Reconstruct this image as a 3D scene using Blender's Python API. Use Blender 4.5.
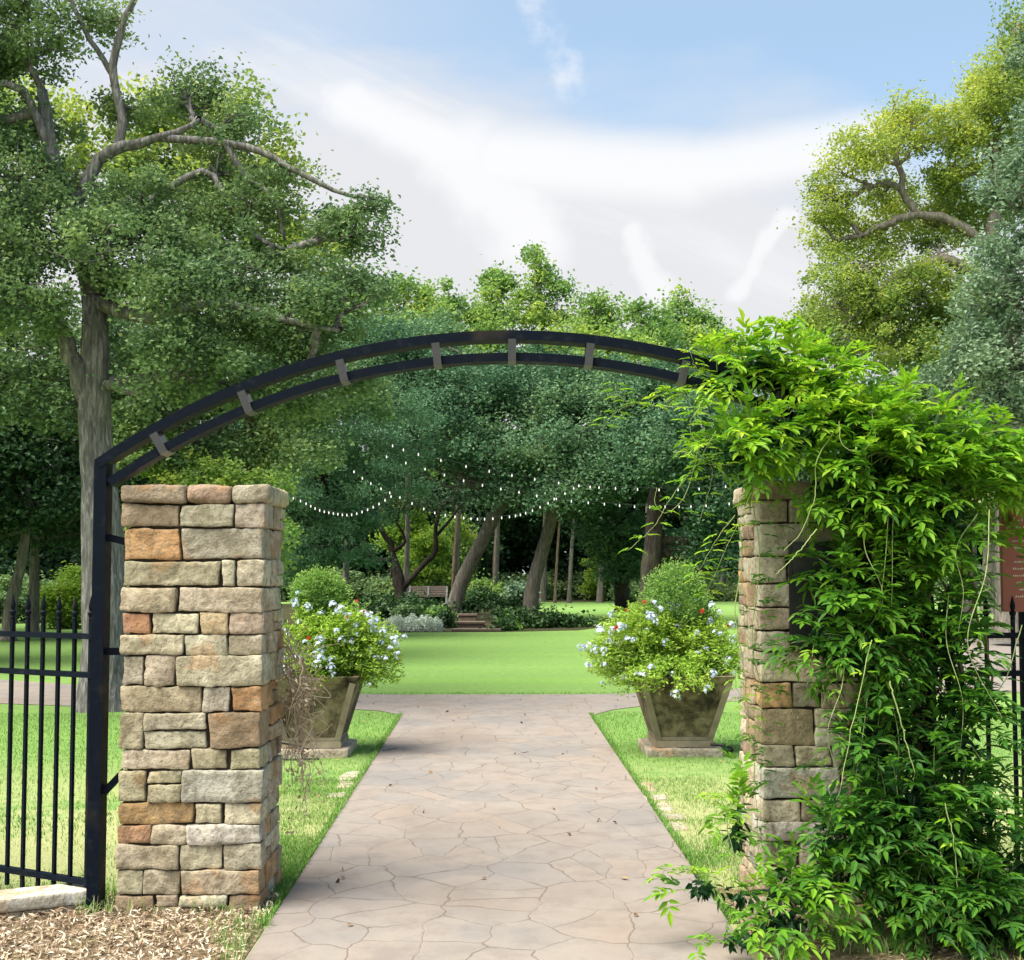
import bpy, math
import numpy as np
from mathutils import Vector, Matrix, Euler
from mathutils.geometry import tessellate_polygon

# ------------------------------------------------------------------ scene, camera, light
for o in list(bpy.data.objects): bpy.data.objects.remove(o)
SC = bpy.context.scene
COL = SC.collection
F = 1150.0
CAM_H = 1.6
CY = 514.0                              # the lens is shifted up a little, so upright things stay upright
PITCH = math.atan2(58, F); YAW = math.atan2(18, F)
cam_d = bpy.data.cameras.new('camera'); cam = bpy.data.objects.new('camera', cam_d); COL.objects.link(cam)
cam.location = (0, 0, CAM_H); cam.rotation_euler = (math.pi/2 + PITCH, 0, -YAW)
cam_d.sensor_fit = 'HORIZONTAL'; cam_d.sensor_width = 36; cam_d.lens = F*36/1024
cam_d.shift_y = (CY-480)/1024; cam_d.clip_start = .05; cam_d.clip_end = 2000
SC.camera = cam
RM = Euler((math.pi/2 + PITCH, 0, -YAW)).to_matrix()

SUN_EL = math.radians(60); SUN_AZ = math.radians(-30)     # sun on the left, a little behind the viewer
S = Vector((-math.cos(SUN_EL)*math.cos(SUN_AZ), math.cos(SUN_EL)*math.sin(SUN_AZ), math.sin(SUN_EL)))
sun_d = bpy.data.lights.new('sun', 'SUN'); sun = bpy.data.objects.new('sun', sun_d); COL.objects.link(sun)
sun.rotation_euler = S.to_track_quat('Z', 'Y').to_euler(); sun.location = (-20, 5, 20)
sun_d.energy = 4.0; sun_d.angle = math.radians(48); sun_d.color = (1.0, .93, .78)
SC.view_settings.view_transform = 'Standard'; SC.view_settings.look = 'None'
SC.view_settings.exposure = 1.5; SC.view_settings.gamma = 1; SC.view_settings.use_curve_mapping = False
SC.cycles.max_bounces = 7; SC.cycles.diffuse_bounces = 4; SC.cycles.transmission_bounces = 4
SC.cycles.use_denoising = True

class NT:
    """small helper to write node trees"""
    def __init__(s, nt): s.nt = nt; s.n = nt.nodes; s.l = nt.links
    def node(s, t, **kw):
        n = s.n.new(t)
        for k, v in kw.items(): setattr(n, k, v)
        return n
    def put(s, sock, v):
        if isinstance(v, bpy.types.NodeSocket): s.l.new(v, sock)
        else: sock.default_value = v
    def math(s, op, a, b=None, c=None, clamp=False):
        n = s.node('ShaderNodeMath', operation=op, use_clamp=clamp); s.put(n.inputs[0], a)
        if b is not None: s.put(n.inputs[1], b)
        if c is not None: s.put(n.inputs[2], c)
        return n.outputs[0]
    def smooth(s, x, a, b):
        n = s.node('ShaderNodeMapRange', interpolation_type='SMOOTHSTEP'); s.put(n.inputs[0], x)
        n.inputs[1].default_value = a; n.inputs[2].default_value = b
        return n.outputs[0]
    def noise(s, vec, scale, detail=3, rough=.5, dist=0, out=0):
        n = s.node('ShaderNodeTexNoise'); 
        if vec is not None: s.l.new(vec, n.inputs['Vector'])
        n.inputs['Scale'].default_value = scale; n.inputs['Detail'].default_value = detail
        n.inputs['Roughness'].default_value = rough; n.inputs['Distortion'].default_value = dist
        return n.outputs[out]
    def mix(s, f, a, b, mode='MIX'):
        n = s.node('ShaderNodeMix', data_type='RGBA', blend_type=mode); s.put(n.inputs[0], f)
        for k, v in ((6, a), (7, b)):
            if not isinstance(v, bpy.types.NodeSocket): v = (*v[:3], 1)
            s.put(n.inputs[k], v)
        return n.outputs[2]
    def scale(s, vec, xyz):
        n = s.node('ShaderNodeVectorMath', operation='MULTIPLY'); s.l.new(vec, n.inputs[0]); n.inputs[1].default_value = xyz
        return n.outputs[0]
    def comb(s, x, y, z):
        n = s.node('ShaderNodeCombineXYZ')
        for i, v in enumerate((x, y, z)): s.put(n.inputs[i], v)
        return n.outputs[0]
    def ramp(s, f, stops):
        n = s.node('ShaderNodeValToRGB'); s.put(n.inputs[0], f); e = n.color_ramp.elements
        while len(e) < len(stops): e.new(.5)
        for i, (p, c) in enumerate(stops): e[i].position = p; e[i].color = (*c[:3], 1)
        return n.outputs[0]

# ---- world: Nishita sky with a procedural veil of cloud
W = bpy.data.worlds.new('World'); SC.world = W; W.use_nodes = True
t = NT(W.node_tree); W.node_tree.nodes.clear()
sky = t.node('ShaderNodeTexSky', sky_type='NISHITA'); sky.sun_disc = False
sky.sun_elevation = SUN_EL; sky.sun_rotation = math.radians(-90) + SUN_AZ
sky.air_density = 1.0; sky.dust_density = .6; sky.ozone_density = 1.2
tc = t.node('ShaderNodeTexCoord').outputs['Generated']
sep = t.node('ShaderNodeSeparateXYZ'); t.l.new(tc, sep.inputs[0])
X_, Y_, Z_ = sep.outputs
ya = t.math('MAXIMUM', t.math('ABSOLUTE', Y_), .12)
U = t.math('DIVIDE', X_, ya); V = t.math('DIVIDE', Z_, ya)
uv = t.comb(U, V, 0)
wob = t.noise(t.scale(uv, (3, 7, 1)), 1.0, 5, .55)
edge = t.math('ADD', t.math('ADD', V, t.math('MULTIPLY', U, .16)), t.math('MULTIPLY', t.math('SUBTRACT', wob, .5), .26))
veil = t.math('SUBTRACT', 1, t.smooth(edge, .34, .50))
left_veil = t.math('MULTIPLY', t.math('SUBTRACT', 1, t.smooth(U, -.36, .1)), .62)
back = t.smooth(Y_, -.3, .1)
veil = t.math('MAXIMUM', veil, left_veil)
tu = t.math('ADD', U, t.math('MULTIPLY', V, 1.2)); w2 = t.noise(t.comb(t.math('MULTIPLY', tu, 3.2), t.math('MULTIPLY', t.math('SUBTRACT', V, t.math('MULTIPLY', U, -.35)), 8.5), 0), 1.0, 7, .62, .7)
band = t.math('MULTIPLY', t.smooth(V, .26, .33), t.math('SUBTRACT', 1, t.smooth(V, .385, .44)))
wisp = t.math('MULTIPLY', t.smooth(w2, .52, .74), .5)
def seg(u0, v0, u1, v1, w, amt):
    dx, dy = u1-u0, v1-v0; L2 = dx*dx+dy*dy
    nz = t.noise(t.scale(uv, (14, 14, 1)), 1.0, 4, .6)
    uu = t.math('ADD', t.math('SUBTRACT', U, u0), t.math('MULTIPLY', t.math('SUBTRACT', nz, .5), .035+w*.9)); vv = t.math('SUBTRACT', V, v0)
    h = t.math('DIVIDE', t.math('ADD', t.math('MULTIPLY', uu, dx), t.math('MULTIPLY', vv, dy)), L2, clamp=True)
    ex = t.math('SUBTRACT', uu, t.math('MULTIPLY', h, dx)); ey = t.math('SUBTRACT', vv, t.math('MULTIPLY', h, dy))
    d = t.math('SQRT', t.math('ADD', t.math('MULTIPLY', ex, ex), t.math('MULTIPLY', ey, ey)))
    return t.math('MULTIPLY', t.math('SUBTRACT', 1, t.smooth(d, w*.2, w)), amt)
tr = t.math('MULTIPLY', seg(.014, .56, .068, .43, .018, .5), t.smooth(t.noise(t.scale(uv, (30, 30, 1)), 1.0, 4, .6), .3, .7))
for a in ((.125, .30, .145, .235, .016, .6), (.262, .315, .212, .245, .012, .6), (-.13, .415, -.03, .37, .035, .75), (-.03, .37, .03, .30, .055, .7), (.0, .365, .17, .355, .045, .75), (.17, .355, .34, .385, .038, .75)):
    tr = t.math('MAXIMUM', tr, seg(*a))
base = t.mix(veil, t.mix(.46, t.mix(1.0, sky.outputs[0], (.80, .87, .84), 'MULTIPLY'), (1.6, 1.95, 2.25)), (2.42, 2.44, 2.54))
bright = t.math('MULTIPLY', t.math('MAXIMUM', t.math('MULTIPLY', wisp, veil), tr), 1.0, clamp=True)
skyc = t.mix(bright, base, (3.05, 3.05, 3.08))
bg = t.node('ShaderNodeBackground'); t.l.new(skyc, bg.inputs[0]); bg.inputs[1].default_value = .12
ow = t.node('ShaderNodeOutputWorld'); t.l.new(bg.outputs[0], ow.inputs[0])

# ------------------------------------------------------------------ helpers
def PX(px, py, Y):
    """world point on the plane y=Y that lies along the sight line of a photo point"""
    d = RM @ Vector(((px-512)/F, (CY-py)/F, -1)); k = Y/d.y
    return Vector((d.x*k, Y, CAM_H + d.z*k))
def GP(px, py, z=0):
    d = RM @ Vector(((px-512)/F, (CY-py)/F, -1)); k = (z-CAM_H)/d.z
    return Vector((d.x*k, d.y*k, z))

def tag(o, label=None, cat=None, group=None, kind=None):
    if label: o['label'] = label
    if cat: o['category'] = cat
    if group: o['group'] = group
    if kind: o['kind'] = kind
    return o
def empty(name, loc, label, cat, group=None):
    o = bpy.data.objects.new(name, None); COL.objects.link(o); o.location = loc; o.empty_display_size = .2
    return tag(o, label, cat, group)

class MB:
    def __init__(s): s.v = []; s.q = []; s.t = []; s.n = 0; s.qa = []; s.ta = []
    def add(s, v, q=None, tr=None, a=0.0):
        v = np.asarray(v, dtype=np.float64).reshape(-1, 3)
        if q is not None and len(q):
            q = np.asarray(q, dtype=np.int64)+s.n; s.q.append(q); s.qa.append(np.broadcast_to(np.asarray(a, float), (len(q),)) if np.ndim(a) == 0 else np.asarray(a, float))
        if tr is not None and len(tr):
            tr = np.asarray(tr, dtype=np.int64)+s.n; s.t.append(tr); s.ta.append(np.full(len(tr), float(np.mean(a))) if np.ndim(a) == 0 or len(a) != len(tr) else np.asarray(a, float))
        s.v.append(v); s.n += len(v)
    def box(s, lo, hi, a=0.0):
        x0, y0, z0 = lo; x1, y1, z1 = hi
        v = [(x0,y0,z0),(x1,y0,z0),(x1,y1,z0),(x0,y1,z0),(x0,y0,z1),(x1,y0,z1),(x1,y1,z1),(x0,y1,z1)]
        s.add(v, [(0,3,2,1),(4,5,6,7),(0,1,5,4),(1,2,6,5),(2,3,7,6),(3,0,4,7)], a=a)
    def bar(s, p, q, w, d, up=(0,0,1), a=0.0):
        """box bar from p to q: w across, d along 'up'-ish"""
        p = Vector(p); q = Vector(q); z = (q-p).normalized(); x = z.cross(Vector(up))
        if x.length < 1e-4: x = z.cross(Vector((0,1,0)))
        x.normalize(); y = x.cross(z)
        v = []
        for c in (p, q):
            for sx, sy in ((-1,-1),(1,-1),(1,1),(-1,1)): v.append(c + x*sx*w/2 + y*sy*d/2)
        s.add(v, [(0,1,2,3),(7,6,5,4),(0,4,5,1),(1,5,6,2),(2,6,7,3),(3,7,4,0)], a=a)
    def tube(s, pts, rad, seg=8, a=0.0, wob=0.0, seed=0):
        pts = np.asarray([tuple(p) for p in pts], float); n = len(pts); rad = np.broadcast_to(np.asarray(rad, float), (n,))
        tan = np.gradient(pts, axis=0); tan /= np.linalg.norm(tan, axis=1)[:, None]+1e-9
        ref = np.array([0, 0, 1.0]) if abs(tan[0][2]) < .9 else np.array([0, 1.0, 0])
        x = np.cross(tan[0], ref); x /= np.linalg.norm(x)
        th = np.arange(seg)*2*math.pi/seg; V = []
        rg = np.random.default_rng(seed+n)
        lob = 1 + wob*(np.sin(th*3+seed)*.5+np.sin(th*5+seed*2)*.5)
        for i in range(n):
            x = x - tan[i]*np.dot(x, tan[i]); x /= np.linalg.norm(x)+1e-9
            y = np.cross(tan[i], x)
            r = rad[i]*lob*(1+wob*.5*rg.uniform(-1, 1, seg))
            V.append(pts[i] + (x[None]*np.cos(th)[:, None]+y[None]*np.sin(th)[:, None])*r[:, None])
        V = np.concatenate(V); Q = []
        i = np.arange(n-1)[:, None]*seg; j = np.arange(seg)[None]; j2 = (j+1) % seg
        Q = np.stack([i+j, i+j2, i+seg+j2, i+seg+j], -1).reshape(-1, 4)
        s.add(V, Q, a=a)
        if seg >= 4 and rad[-1] > .004:
            c = len(V); s.add([pts[-1]], None); base = s.n-1
            T = [(s.n-1-seg+k-0, 0, 0) for k in range(0)]
            rim = np.arange(seg)+base-seg
            s.t.append(np.stack([rim, np.roll(rim, -1), np.full(seg, base)], -1)); s.ta.append(np.full(seg, float(a)))
    def build(s, name, m, parent=None, smooth=False, cols=None, mats=None):
        me = bpy.data.meshes.new(name)
        V = np.concatenate(s.v) if s.v else np.zeros((0, 3))
        Q = np.concatenate(s.q) if s.q else np.zeros((0, 4), int); T = np.concatenate(s.t) if s.t else np.zeros((0, 3), int)
        me.vertices.add(len(V)); me.vertices.foreach_set('co', V.astype(np.float32).ravel())
        nl = Q.size+T.size; me.loops.add(nl)
        me.loops.foreach_set('vertex_index', np.concatenate([Q.ravel(), T.ravel()]).astype(np.int32))
        np_ = len(Q)+len(T); me.polygons.add(np_)
        st = np.concatenate([np.arange(len(Q))*4, Q.size+np.arange(len(T))*3]).astype(np.int32)
        me.polygons.foreach_set('loop_start', st)
        me.update(calc_edges=True)
        at = me.attributes.new('tint', 'FLOAT', 'FACE')
        at.data.foreach_set('value', np.concatenate(s.qa+s.ta).astype(np.float32) if np_ else np.zeros(0, np.float32))
        me.polygons.foreach_set('use_smooth', np.full(np_, smooth))
        me.materials.append(m); me.validate()
        o = bpy.data.objects.new(name, me); COL.objects.link(o)
        if parent is not None:
            o.parent = parent; o.matrix_parent_inverse = Matrix.Translation(-Vector(parent.location)) if parent.type == 'EMPTY' or tuple(parent.location) != (0,0,0) else Matrix()
        return o

_P = np.random.default_rng(7).random((64, 64, 64))
def vnoise(p, s=1.0):
    p = np.asarray(p)*s + 100.3; i = np.floor(p).astype(int); f = p-i; f = f*f*(3-2*f); r = 0
    for dx in (0, 1):
        for dy in (0, 1):
            for dz in (0, 1):
                w = (f[..., 0] if dx else 1-f[..., 0])*(f[..., 1] if dy else 1-f[..., 1])*(f[..., 2] if dz else 1-f[..., 2])
                r = r + w*_P[(i[..., 0]+dx) % 64, (i[..., 1]+dy) % 64, (i[..., 2]+dz) % 64]
    return r*2-1

def unit(a): return a/(np.linalg.norm(a, axis=-1, keepdims=True)+1e-9)

def copy_tree(o, parent=None):
    c = o.copy(); COL.objects.link(c)
    if parent is not None: c.parent = parent
    for ch in list(o.children): copy_tree(ch, c)
    return c

# ------------------------------------------------------------------ materials
def new_mat(name):
    m = bpy.data.materials.new(name); m.use_nodes = True; m.node_tree.nodes.clear(); t = NT(m.node_tree)
    out = t.node('ShaderNodeOutputMaterial'); return m, t, out
def prin(t, out, col, rough=.7, spec=.3, bump=None, bstr=.3, bdist=.01, metal=0):
    p = t.node('ShaderNodeBsdfPrincipled'); t.put(p.inputs['Base Color'], col if isinstance(col, bpy.types.NodeSocket) else (*col, 1))
    t.put(p.inputs['Roughness'], rough); p.inputs['Specular IOR Level'].default_value = spec; p.inputs['Metallic'].default_value = metal
    if bump is not None:
        b = t.node('ShaderNodeBump'); b.inputs['Strength'].default_value = bstr; b.inputs['Distance'].default_value = bdist
        t.l.new(bump, b.inputs['Height']); t.l.new(b.outputs[0], p.inputs['Normal'])
    if out is not None: t.l.new(p.outputs[0], out.inputs[0])
    return p
def attr(t, name, fac=True):
    n = t.node('ShaderNodeAttribute', attribute_name=name); return n.outputs['Fac'] if fac else n.outputs['Color']
def objco(t): return t.node('ShaderNodeTexCoord').outputs['Object']

def leaf_mat(name, cols, trans=.35, spec=.25, rough=.5, nscale=.6, nvar=.35, yel=.5):
    """cols: list of colours picked by the leaf's own tint; a slow noise shifts whole sprays"""
    m, t, out = new_mat(name)
    tint = attr(t, 'tint'); nz = t.noise(objco(t), nscale, 2)
    f = t.math('ADD', tint, t.math('MULTIPLY', t.math('SUBTRACT', nz, .5), nvar*2), clamp=True)
    k = len(cols)
    c = t.ramp(f, [(i/(k-1), cc) for i, cc in enumerate(cols)])
    p = prin(t, None, c, rough, spec)
    tr = t.node('ShaderNodeBsdfTranslucent'); t.l.new(t.mix(yel, c, t.mix(1.0, c, (1.0, 1.0, .45), 'MULTIPLY')), tr.inputs[0])
    mx = t.node('ShaderNodeMixShader'); mx.inputs[0].default_value = trans
    t.l.new(p.outputs[0], mx.inputs[1]); t.l.new(tr.outputs[0], mx.inputs[2]); t.l.new(mx.outputs[0], out.inputs[0])
    return m
def bark_mat(name, c0, c1, scale=1.0):
    m, t, out = new_mat(name); co = t.scale(objco(t), (14*scale, 14*scale, 2.2*scale))
    n = t.noise(co, 1.0, 5, .65, .6); n2 = t.noise(objco(t), 1.3, 3)
    c = t.ramp(n, [(.3, tuple(x*.45 for x in c0)), (.5, c0), (.72, c1)])
    c = t.mix(t.math('MULTIPLY', t.smooth(n2, .5, .7), .4), c, t.mix(.5, c, (.16, .17, .10)))
    prin(t, out, c, .9, .1, n, .9, .04); return m

M = {}
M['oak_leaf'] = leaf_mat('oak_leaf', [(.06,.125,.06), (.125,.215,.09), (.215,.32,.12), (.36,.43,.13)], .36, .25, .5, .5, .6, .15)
M['oak_leaf_sunny'] = leaf_mat('oak_leaf_sunny', [(.10,.19,.07), (.20,.31,.08), (.38,.46,.09), (.58,.60,.10)], .5, .25, .5, .5, .4, .3)  # yellow of sun on the oak crowns put into the leaf colour
M['live_oak_leaf'] = leaf_mat('live_oak_leaf', [(.045,.115,.065), (.085,.185,.10), (.14,.26,.135), (.24,.36,.14)], .30, .2, .6, .35, .65, .1)
M['blue_leaf'] = leaf_mat('blue_leaf', [(.07,.14,.085), (.13,.22,.13), (.21,.31,.19), (.34,.44,.26)], .3, .4, .5, .6, .4, .1)
M['cedar_leaf'] = leaf_mat('cedar_leaf', [(.045,.12,.065), (.09,.19,.10), (.15,.27,.13)], .25, .15, .6, .3, .6, .1)
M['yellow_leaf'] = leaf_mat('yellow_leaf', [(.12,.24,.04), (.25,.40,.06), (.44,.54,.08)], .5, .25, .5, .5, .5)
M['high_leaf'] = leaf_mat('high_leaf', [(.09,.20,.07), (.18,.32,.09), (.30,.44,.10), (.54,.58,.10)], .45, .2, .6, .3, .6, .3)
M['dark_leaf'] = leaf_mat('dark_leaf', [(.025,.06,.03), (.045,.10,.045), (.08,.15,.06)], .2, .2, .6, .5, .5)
M['ivy_leaf'] = leaf_mat('ivy_leaf', [(.018,.05,.018), (.035,.085,.025), (.06,.12,.035)], .2)
M['white_leaf'] = leaf_mat('white_leaf', [(.35,.45,.38), (.65,.72,.66), (.8,.84,.8)], .2)
M['box_leaf'] = leaf_mat('box_leaf', [(.08,.19,.05), (.16,.31,.07), (.28,.43,.10)], .38, .25)
M['plumbago_leaf'] = leaf_mat('plumbago_leaf', [(.084,.192,.024), (.180,.348,.036), (.324,.504,.060), (.456,.600,.096)], .4, .3, .5, 2.0)
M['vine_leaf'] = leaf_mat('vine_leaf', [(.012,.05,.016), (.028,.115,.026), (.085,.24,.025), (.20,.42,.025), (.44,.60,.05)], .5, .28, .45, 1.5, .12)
M['blue_petal'] = leaf_mat('blue_petal', [(.40,.46,.80), (.55,.62,.88), (.76,.80,.93)], .3)
M['red_petal'] = leaf_mat('red_petal', [(.5,.03,.02), (.7,.06,.04)], .3)
M['dry'] = leaf_mat('dry', [(.28,.20,.13), (.44,.34,.24), (.62,.52,.40)], .15, .1, .8)
M['bark_grey'] = bark_mat('bark_grey', (.145,.14,.14), (.36,.35,.345), 1.7)
M['bark_oak'] = bark_mat('bark_oak', (.15,.135,.12), (.28,.26,.23), 1.2)
M['bark_dark'] = bark_mat('bark_dark', (.035,.03,.028), (.07,.06,.05))
M['bark_pale'] = bark_mat('bark_pale', (.15,.105,.08), (.27,.20,.15))
M['vine_stem'] = leaf_mat('vine_stem', [(.16,.11,.06), (.22,.30,.08), (.42,.52,.22)], .1, .3)

def iron():
    m, t, out = new_mat('black_iron'); n = t.noise(objco(t), 25, 4)
    n2 = t.noise(objco(t), 3, 3)
    c = t.mix(t.smooth(n, .55, .8), (.004, .007, .014), (.013, .017, .026))
    c = t.mix(t.smooth(n2, .6, .78), c, (.03, .026, .022))
    prin(t, out, c, t.math('ADD', t.math('MULTIPLY', n, .3), .36), .07, n, .12, .003); return m
M['iron'] = iron()
M['spacer'] = None
def stone_m(name='sandstone'):
    m, t, out = new_mat(name); co = objco(t)
    col = attr(t, 'col', False)
    a = t.noise(co, 7, 5, .6, .5); b = t.noise(co, 40, 5, .65); g = t.noise(t.scale(co, (2, 2, 9)), 3.0, 4, .6, 1.0); r = t.noise(co, 4.0, 3, .5, .6)
    c = t.mix(t.math('MULTIPLY', t.smooth(a, .42, .62), .75), col, t.mix(1.0, col, (.55, .53, .48), 'MULTIPLY'))
    c = t.mix(t.math('MULTIPLY', t.smooth(g, .55, .75), .5), c, (.46, .42, .31))
    c = t.mix(t.math('MULTIPLY', t.smooth(r, .57, .66), .5), c, (.36, .19, .08))
    c = t.mix(t.math('MULTIPLY', t.smooth(b, .46, .66), .6), c, (.14, .12, .085))
    h = t.math('ADD', t.math('MULTIPLY', a, 1.2), t.math('MULTIPLY', b, .6))
    prin(t, out, c, .92, .15, h, .95, .016); return m
M['stone'] = stone_m()
def plain(name, c, rough=.9, scale=20, var=.4, spec=.2, bstr=.3):
    m, t, out = new_mat(name); n = t.noise(objco(t), scale, 4, .6)
    col = t.mix(n, tuple(x*(1-var) for x in c), tuple(min(1, x*(1+var)) for x in c))
    prin(t, out, col, rough, spec, n, bstr, .01); return m
M['spacer'] = plain('sky_sheen_metal', (.035,.037,.04), .4, 30, .3, .5, .1)  # grey sheen of sky on the spacers put into the colour
M['mortar'] = plain('dark_joint', (.05,.042,.035))
M['curbstone'] = plain('curb_stone', (.40,.38,.31), .9, 9, .3)
M['slab'] = plain('slab_concrete', (.34,.30,.22), .95, 14, .4)
M['edging'] = plain('edging_stone', (.52,.47,.38), .95, 14, .3)
M['panel'] = plain('dark_panel', (.012,.013,.016), .35, 8, .2, .5, .05)
M['soil'] = plain('potting_soil', (.04,.03,.02))
M['brown_sign'] = plain('brown_sign', (.27,.085,.055), .55, 6, .15, .4, .05)
M['letter'] = plain('cream_letter', (.62,.55,.45), .6, 6, .05)
M['bench'] = plain('weathered_bench', (.26,.21,.18), .9, 9, .35)
M['bench_leg'] = plain('pale_bench_leg', (.42,.42,.40), .8, 9, .2)
M['step'] = plain('brown_step', (.15,.115,.09), .95, 9, .35)
M['pale_path'] = plain('pale_path', (.36,.34,.31), .95, 2, .15)
M['cable'] = plain('cable', (.02,.03,.025))
M['pipe'] = plain('black_hose', (.015,.015,.015), .5)
M['white_paint'] = plain('white_paint', (.78,.78,.76), .6, 5, .05)
def bulb_m():
    m, t, out = new_mat('bulb_glow'); e = t.node('ShaderNodeEmission'); e.inputs[0].default_value = (1, .97, .88, 1); e.inputs[1].default_value = .55
    t.l.new(e.outputs[0], out.inputs[0]); return m
M['bulb'] = bulb_m()
def pot_m():
    m, t, out = new_mat('mossy_concrete'); co = objco(t)
    a = t.noise(co, 3.6, 7, .68, .25); b = t.noise(co, 22, 4, .6)
    c = t.ramp(a, [(.36, (.025,.022,.016)), (.46, (.09,.075,.048)), (.56, (.21,.175,.11)), (.72, (.31,.27,.18))])
    c = t.mix(t.math('MULTIPLY', t.smooth(b, .5, .75), .5), c, (.06, .05, .03))
    prin(t, out, c, .95, .1, b, .4, .01); return m
M['pot'] = pot_m()
M['pot_edge'] = plain('pot_edge', (.22,.19,.135), .95, 6, .8)
def path_m():
    m, t, out = new_mat('stamped_concrete'); co = objco(t)
    wn = t.noise(co, 3.2, 3, .5, 0, 1)
    wv = t.node('ShaderNodeVectorMath', operation='SCALE'); s0 = t.node('ShaderNodeVectorMath', operation='SUBTRACT')
    t.l.new(wn, s0.inputs[0]); s0.inputs[1].default_value = (.5, .5, .5); t.l.new(s0.outputs[0], wv.inputs[0]); wv.inputs['Scale'].default_value = .17
    ad = t.node('ShaderNodeVectorMath', operation='ADD'); t.l.new(co, ad.inputs[0]); t.l.new(wv.outputs[0], ad.inputs[1])
    sc = t.scale(ad.outputs[0], (1, .85, 0))
    v = t.node('ShaderNodeTexVoronoi', feature='DISTANCE_TO_EDGE'); v.voronoi_dimensions = '2D'; t.l.new(sc, v.inputs['Vector']); v.inputs['Scale'].default_value = 3.5
    v2 = t.node('ShaderNodeTexVoronoi', feature='F1'); v2.voronoi_dimensions = '2D'; t.l.new(sc, v2.inputs['Vector']); v2.inputs['Scale'].default_value = 3.5
    wd = t.noise(co, 2.2, 4, .6)
    wid = t.math('MULTIPLY', t.smooth(wd, .34, .6), .024)
    crack = t.math('SUBTRACT', 1, t.math('DIVIDE', v.outputs['Distance'], t.math('ADD', wid, .003), clamp=True))
    big = t.noise(co, .75, 5, .62); mid = t.noise(co, 5, 5, .65); fine = t.noise(co, 60, 3, .6)
    c = t.ramp(big, [(.36, (.205,.172,.152)), (.5, (.235,.207,.188)), (.64, (.178,.168,.166))])
    cs = t.node('ShaderNodeSeparateColor'); t.l.new(v2.outputs['Color'], cs.inputs[0])
    c = t.mix(t.math('MULTIPLY', t.smooth(cs.outputs[0], .4, 1), .26), c, (.17, .168, .172))
    c = t.mix(t.math('MULTIPLY', t.smooth(cs.outputs[1], .4, 1), .16), c, (.28, .20, .15))
    c = t.mix(t.math('MULTIPLY', t.smooth(mid, .45, .66), .5), c, (.165, .143, .134))
    c = t.mix(t.math('MULTIPLY', t.smooth(fine, .55, .8), .35), c, (.16, .14, .13))
    c = t.mix(t.math('MULTIPLY', crack, .68), c, (.075, .055, .045))
    h = t.math('ADD', t.math('MULTIPLY', t.math('MINIMUM', v.outputs['Distance'], .03), 9), t.math('ADD', t.math('MULTIPLY', mid, .9), t.math('MULTIPLY', fine, .25)))
    prin(t, out, c, .8, .2, h, .5, .012); return m
M['path'] = path_m()
def lawn_m():
    m, t, out = new_mat('lawn'); co = objco(t)
    fine = t.noise(co, 70, 3, .7); mid = t.noise(co, 9, 4, .6); big = t.noise(t.scale(co, (.35, 1.2, 1)), .8, 3, .55, .4); stripe = t.noise(t.scale(co, (.04, .55, 1)), 1, 2)
    sp = t.node('ShaderNodeSeparateXYZ'); t.l.new(co, sp.inputs[0])
    near = t.math('SUBTRACT', 1, t.smooth(sp.outputs[1], 7.5, 10.5))      # the turf by the gate is thin and bleached
    c = t.ramp(fine, [(.3, (.085,.185,.045)), (.5, (.145,.28,.072)), (.7, (.22,.36,.11))])
    c = t.mix(t.math('MULTIPLY', t.smooth(mid, .42, .62), .5), c, (.23, .34, .09))
    c = t.mix(t.math('MULTIPLY', t.smooth(stripe, .5, .7), .3), c, (.22, .40, .07))
    dry = t.math('MULTIPLY', t.math('ADD', near, .06), t.smooth(t.math('ADD', big, t.math('MULTIPLY', t.math('SUBTRACT', mid, .5), .5)), .30, .52))
    c = t.mix(t.math('MULTIPLY', dry, .75), c, t.mix(mid, (.46, .42, .24), (.34, .38, .16)))
    prin(t, out, c, .95, .1, t.math('ADD', fine, mid), .8, .03); return m
M['lawn'] = lawn_m()
def mulch_m():
    m, t, out = new_mat('mulch_bed'); co = objco(t); a = t.noise(co, 30, 5, .7, .5); b = t.noise(co, 3, 3)
    c = t.ramp(a, [(.3, (.05,.035,.022)), (.5, (.19,.14,.09)), (.7, (.38,.31,.22))])
    c = t.mix(t.math('MULTIPLY', t.smooth(b, .5, .7), .4), c, (.16, .17, .06))
    prin(t, out, c, .95, .1, a, .9, .03); return m
M['mulch'] = mulch_m()
def floor_m():
    m, t, out = new_mat('leaf_litter'); co = objco(t); a = t.noise(co, 8, 5, .7, .5)
    prin(t, out, t.ramp(a, [(.35, (.02,.028,.01)), (.65, (.07,.06,.035))]), .95, .1, a, .8, .05); return m
M['litter'] = floor_m()
M['grass_blade'] = leaf_mat('grass_blade', [(.075,.19,.035), (.14,.30,.06), (.25,.37,.11), (.46,.45,.26)], .35, .2, .6, 1.2, .2)

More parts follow.
